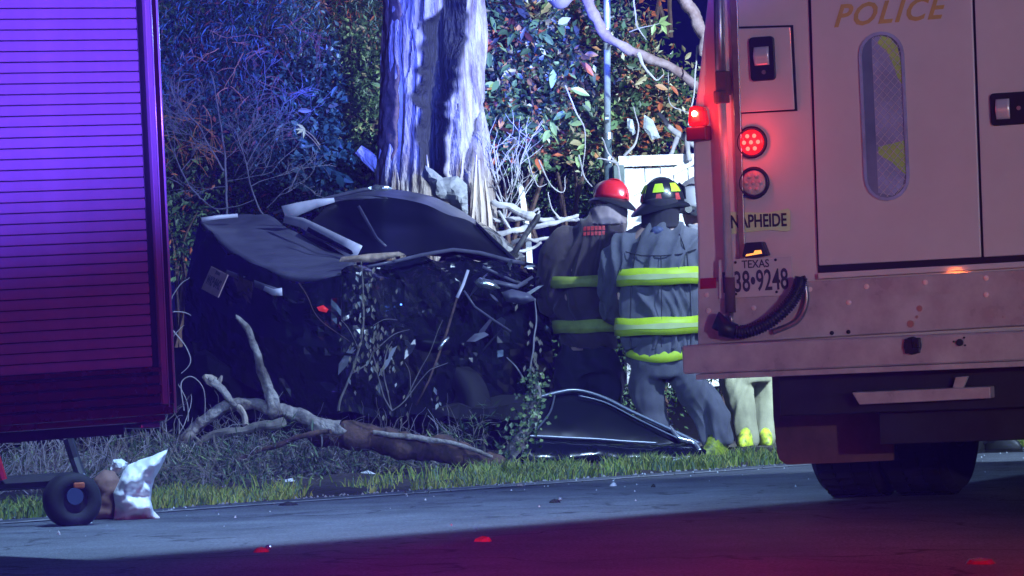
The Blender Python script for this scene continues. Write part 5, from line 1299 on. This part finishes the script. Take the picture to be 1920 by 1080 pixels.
bush('dark_hedge', 'low dark hedge in shade behind the picket stakes',
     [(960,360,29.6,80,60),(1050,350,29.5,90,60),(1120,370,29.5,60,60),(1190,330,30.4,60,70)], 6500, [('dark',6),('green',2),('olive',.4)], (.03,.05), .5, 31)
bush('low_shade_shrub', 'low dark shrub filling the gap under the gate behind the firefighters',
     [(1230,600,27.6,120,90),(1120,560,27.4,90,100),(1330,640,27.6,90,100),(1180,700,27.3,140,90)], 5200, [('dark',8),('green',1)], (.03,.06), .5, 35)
bush('green_bush', 'mid green leafy bush immediately left of the dead trunk',
     [(640,160,28.6,80,70),(680,240,28.4,60,70),(600,230,28.6,70,60),(560,170,28.9,70,60),(690,110,28.6,50,60)], 6500,
     [('green',5),('lime',2),('dark',4),('olive',.8)], (.04,.075), .45, 41, big=90)
bush('broad_leaf_bush', 'low plant of broad pale green leaves beside the car roof peak',
     [(640,310,27.9,50,40),(670,330,27.8,35,28),(600,340,28.0,50,40)], 1500, [('lime',3),('green',4),('dark',3)], (.05,.085), .62, 51, big=40)
bush('dark_bush', 'dark bush behind the leafless shrub at left',
     [(350,330,28.6,90,110),(450,280,28.8,110,110),(520,330,28.4,80,80),(560,400,28.4,90,60),(340,440,27.8,60,60)], 8000,
     [('dark',7),('green',2.5),('red',.5),('lime',.4)], (.04,.07), .42, 61, big=50)
bush('feathery_cedar', 'feathery dark cedar with rusty tips filling the top left',
     [(360,60,29.4,110,100),(480,40,29.2,120,100),(600,40,29.2,110,90),(690,40,29.2,60,90),(430,150,29.2,120,60),(330,170,29.3,70,70)], 15000,
     [('dark',5),('blue',3),('red',1.2),('green',2.0),('orange',.5)], (.05,.11), .12, 71, .7, clump=.07)
bush('high_foliage', 'shadowy foliage high above the frame top between trunk and truck',
     [(1000,-160,30.5,160,100),(1240,-170,30.8,130,90),(600,-170,30.5,250,100)], 5000, [('dark',5),('green',2)], (.03,.06), .4, 81, D0=30)
bush('far_thicket', 'dark thicket of leaves behind all other bushes',
     [(400,200,32.5,180,260),(700,200,32.5,200,260),(1000,200,32.5,200,260),(1330,330,33.5,150,120),(160,300,32.5,200,260)], 17000, [('dark',9),('green',.7)], (.05,.10), .5, 91, D0=32)
# rusty drooping twigs in the cedar, leaf sprigs
rs_ = empty('rusty_sprigs', P(400, 300, 27.9), 'rust coloured dead sprigs hanging in the dark bush at left', 'dead sprigs')
mb = MB(); rn = random.Random(12); ends = []
for i in range(46):
    cx_, cy_ = rn.choice([(350,250),(380,190),(440,90),(520,110),(370,270),(460,170),(600,60),(560,240),(335,230)]); p = P(cx_+rn.gauss(0,25), cy_+rn.gauss(0,22), 27.9+rn.uniform(-.2,.3))
    grow(mb, p, V((rn.uniform(-1,1), -.2, rn.uniform(-1,.3))), rn.uniform(.1,.28), .004, 1, .7, .5, -.3, rn, 3)
part(mb, 'twigs', mat('rusty_twig', (.24,.08,.04), .8, var=.3), rs_)['kind'] = 'stuff'
spg = empty('leaf_sprig', P(1235, 45, 28.0), 'small sprig of four bright pointed leaves near the truck top', 'leaf sprig')
for dx, dz, cxx in ((-.3,-1,1228),(.9,-.1,1236),(.7,.5,1234),(.35,-.8,1240)):
    b = MB(); b.leaf(P(cxx, 44, 28), (dx, -.3, dz), (0,-1,.2), .10, .04); part(b, 'leaf', LEAF['lime'], spg)
part(branch(MB(), pth([(1180,60),(1210,50),(1236,44)], 28.0), .004, .003, 5), 'stem', M['twig'], spg)
spg = empty('leaf_sprig', P(570, 240, 26.0), 'yellowed drooping leaf cluster at the tip of a bare twig', 'leaf sprig')
for dx, dz in ((-1,-.1),(-.8,-.5),(-.5,.3),(-.2,-1)):
    b = MB(); b.leaf(P(572, 241, 26.0), (dx, -.3, dz), (0,-1,.2), .075, .022); part(b, 'leaf', LEAF['cream'], spg)
part(branch(MB(), pth([(600,272),(585,255),(570,243)], 26.0), .005, .004, 5), 'stem', M['wood'], spg)

# ================================================================== VERGE: grass, brush
rn = random.Random(99); mb = MB()
def gpos(t, s): return gv(t, s) if s > 12.1 else RS(t, s)
for i in range(90000):
    t = rn.uniform(6, 27); s = 12.06 + abs(rn.gauss(0, .36))
    p = gpos(t, s); n1 = noise.noise(p*1.3); n2 = noise.noise(p*4.1 + V((5,2,0)))
    if s > 14.2 or rn.random() > .22 + 2.0*n1 + 1.9*n2 - .25*(s-12.1): continue
    mb.cur = rn.choices((0, 1, 2), (5, 2.5 + 4*max(0, n2), 3))[0]
    h = rn.uniform(.02, .075)*(1 + .9*n2 + .5*n1); a = rn.uniform(0, 6.28); w_ = .0034; lean = V((math.cos(a), math.sin(a), 0))*h*rn.uniform(.15,.9); sx = V((w_, 0, 0))
    mb.add([p - sx, p + sx, p + lean*.4 + V((0,0,h*.65)) + sx*.7, p + lean*.4 + V((0,0,h*.65)) - sx*.7, p + lean + V((0,0,h))], [(0,1,2,3),(3,2,4)])
mb.build('verge_grass', [LEAF['grass'], LEAF['grass2'], LEAF['green']], kind='stuff'); 
mb = MB(); ends = []
for i in range(1900):
    x = rn.choice([rn.uniform(-40, 700), rn.uniform(300, 960), rn.uniform(560, 900)])
    g_ = G(x, 958 - x*.078) + nR*rn.uniform(-.05, 2.3); g_.z = gz(g_.x, g_.y)+.03
    if noise.noise(g_*1.9 + V((7,1,0))) < -.12: continue
    L_ = rn.uniform(.10, .38); mb.cur = 0 if rn.random() < .7 else 1
    grow(mb, g_, V((rn.uniform(-1,1), rn.uniform(-.5,.5), rn.uniform(.1,1.1))), L_, rn.uniform(.0022,.0048), 1, .8, .9, -.15, rn, 3, .0012)
mb.build('dry_brush', [M['drytwig'], M['twig']], kind='stuff')
mb = MB()
for i in range(16000):
    x = rn.uniform(300, 985)
    g_ = G(x, 960 - x*.078) + nR*rn.uniform(0, 2.3); q_ = max(0, .55 + .9*noise.noise(g_*1.6)); g_.z = gz(g_.x, g_.y) + rn.uniform(0, .34)*q_
    mb.cur = rn.choices(range(4), (5, 3, 2.4, .8))[0]; L_ = rn.uniform(.03,.10)
    mb.leaf(g_, (rn.uniform(-1,1), rn.uniform(-1,.3), rn.uniform(-.5,1)), (0,-.3,1), L_, L_*.15)
mb.build('weeds', [LEAF['dark'], LEAF['green'], M['drytwig'], LEAF['lime']], kind='stuff')
# pale stems under the fire engine at the left
mb = MB(); ends = []
for i in range(130):
    x = rn.uniform(-30, 430); g_ = G(x, 950 - x*.078) + nR*rn.uniform(0, 1.6); g_.z = gz(g_.x, g_.y)
    grow(mb, g_, V((rn.uniform(-.8,.8), rn.uniform(-.3,.3), 1)), rn.uniform(.2,.45), .005, 1, .6, .8, .0, rn, 2)
mb.build('pale_weed_stems', M['twig'], kind='stuff')
# thin bare weeds by the fire engine edge
wd_ = empty('dead_weed', G(335, 880), 'wispy curling dead weed at the fire engine\'s corner', 'weed')
for pl_ in ([(325,620),(350,650),(358,680),(340,700)], [(330,760),(322,700),(322,640),(345,610)], [(322,560),(340,530),(355,520)], [(325,585),(345,587),(358,592)], [(345,770),(342,720),(360,705),(380,730),(385,790)], [(352,790),(350,750),(335,720)]):
    part(branch(MB(), pth(pl_, 20.8), .004, .002, 5), 'stem', M['twig'], wd_)
# bits on the road
deb = [(1040,943,22,'dark flat scrap of rubber lying mid lane'), (1150,912,14,'small shiny dented scrap near the road edge'), (1225,914,10,'thin dark sliver on the road near the edge'), (490,1036,30,'orange brown plastic shard with shiny tip in near lane'),
       (905,1016,34,'long orange brown shard on the road crown'), (540,948,36,'black torn rubber piece against the grass edge'), (1840,1058,60,'flat red lit shard in the lower right lane'), (1070,885,20,'bent twig lying across the gravel edge'), (975,912,18,'broken dark twig standing at road edge'), (110,1003,7,'tiny pale chip on the road at left')]
for i, (x, y, w_, lb) in enumerate(deb):
    g_ = G(x, y, .012); D_ = g_.y; hw_ = w_/2*MPP(D_); b = MB(); n = 11
    base = []; top = []
    for k in range(n):
        a = 2*math.pi*k/n; r_ = 1 + .35*noise.noise(V((k*1.7, i*3.1, 0))); base.append(V((g_.x + hw_*r_*math.cos(a), g_.y + hw_*.9*r_*math.sin(a), 0)))
    for q in base: q.z = gz(q.x, q.y)+.013
    for q in base: top.append(q*.75 + V((g_.x, g_.y, q.z))*.25 + V((0,0,.008 + .012*abs(noise.noise(q*30)))))
    b.add(base + top + [sum(top, V())/n + V((0,0,.008))], [(k, (k+1)%n, n+(k+1)%n, n+k) for k in range(n)] + [(n+k, n+(k+1)%n, 2*n) for k in range(n)])
    rt = empty('debris', g_, lb, 'debris', 'crash debris on the road')
    mm = M['orange'] if i in (3, 4) else (M['rubber'] if i in (0, 2, 5) else (M['red'] if i == 6 else (M['bark'] if i in (7, 8) else M['litter'])))
    part(b, 'shard', mm, rt)
    if i in (0, 3): part(MB().ball(g_ + V((hw_*.9, 0, .016)), (.012,.02,.009)), 'shiny_tip', M['chrome'], rt)
mb = MB()
for i in range(1500):
    t = rn.uniform(4, 27); s = 11.98 + abs(rn.gauss(0, .10)) - (rn.random() < .15)*rn.uniform(0, .5); p = RS(t, s) + V((0,0,.012)); r_ = rn.uniform(.003,.011)
    mb.cur = 0 if rn.random() < .6 else 1
    mb.add([p + V((r_,0,0)), p + V((-r_*.6,r_,0)), p + V((-r_*.7,-r_,0)), p + V((0,0,r_*1.1))], [(0,1,3),(1,2,3),(2,0,3)])
mb.build('edge_gravel', [mat('gravel', (.22,.22,.23), .8), M['soil']], kind='stuff')

mb = MB()
for i in range(150):
    t = rn.uniform(8, 24); s = 12.0 - abs(rn.gauss(0, 1.1)); p = RS(t, s) + V((0,0,.013)); r_ = rn.uniform(.002,.006)
    mb.add([p + V((r_,0,0)), p + V((-r_*.6,r_,0)), p + V((-r_*.7,-r_,0)), p + V((0,0,r_*1.6))], [(0,1,3),(1,2,3),(2,0,3)])
mb.build('glass_fragments', mat('glass_fragment', (.55,.62,.66), .15), kind='stuff')
# thin volume added to lift the blacks to navy
hz = MB().box((-14, -3, -2), (14, 44, 9)).build('black_lift_haze', [], kind='stuff')
hm = bpy.data.materials.new('black_lift_volume'); hm.use_nodes = True; nt = hm.node_tree; nt.nodes.remove(nt.nodes['Principled BSDF'])
pv = nt.nodes.new('ShaderNodeVolumePrincipled'); pv.inputs['Color'].default_value = (.72, .82, 1, 1); pv.inputs['Density'].default_value = .00009
nt.links.new(pv.outputs[0], nt.nodes['Material Output'].inputs['Volume']); hz.data.materials.append(hm)
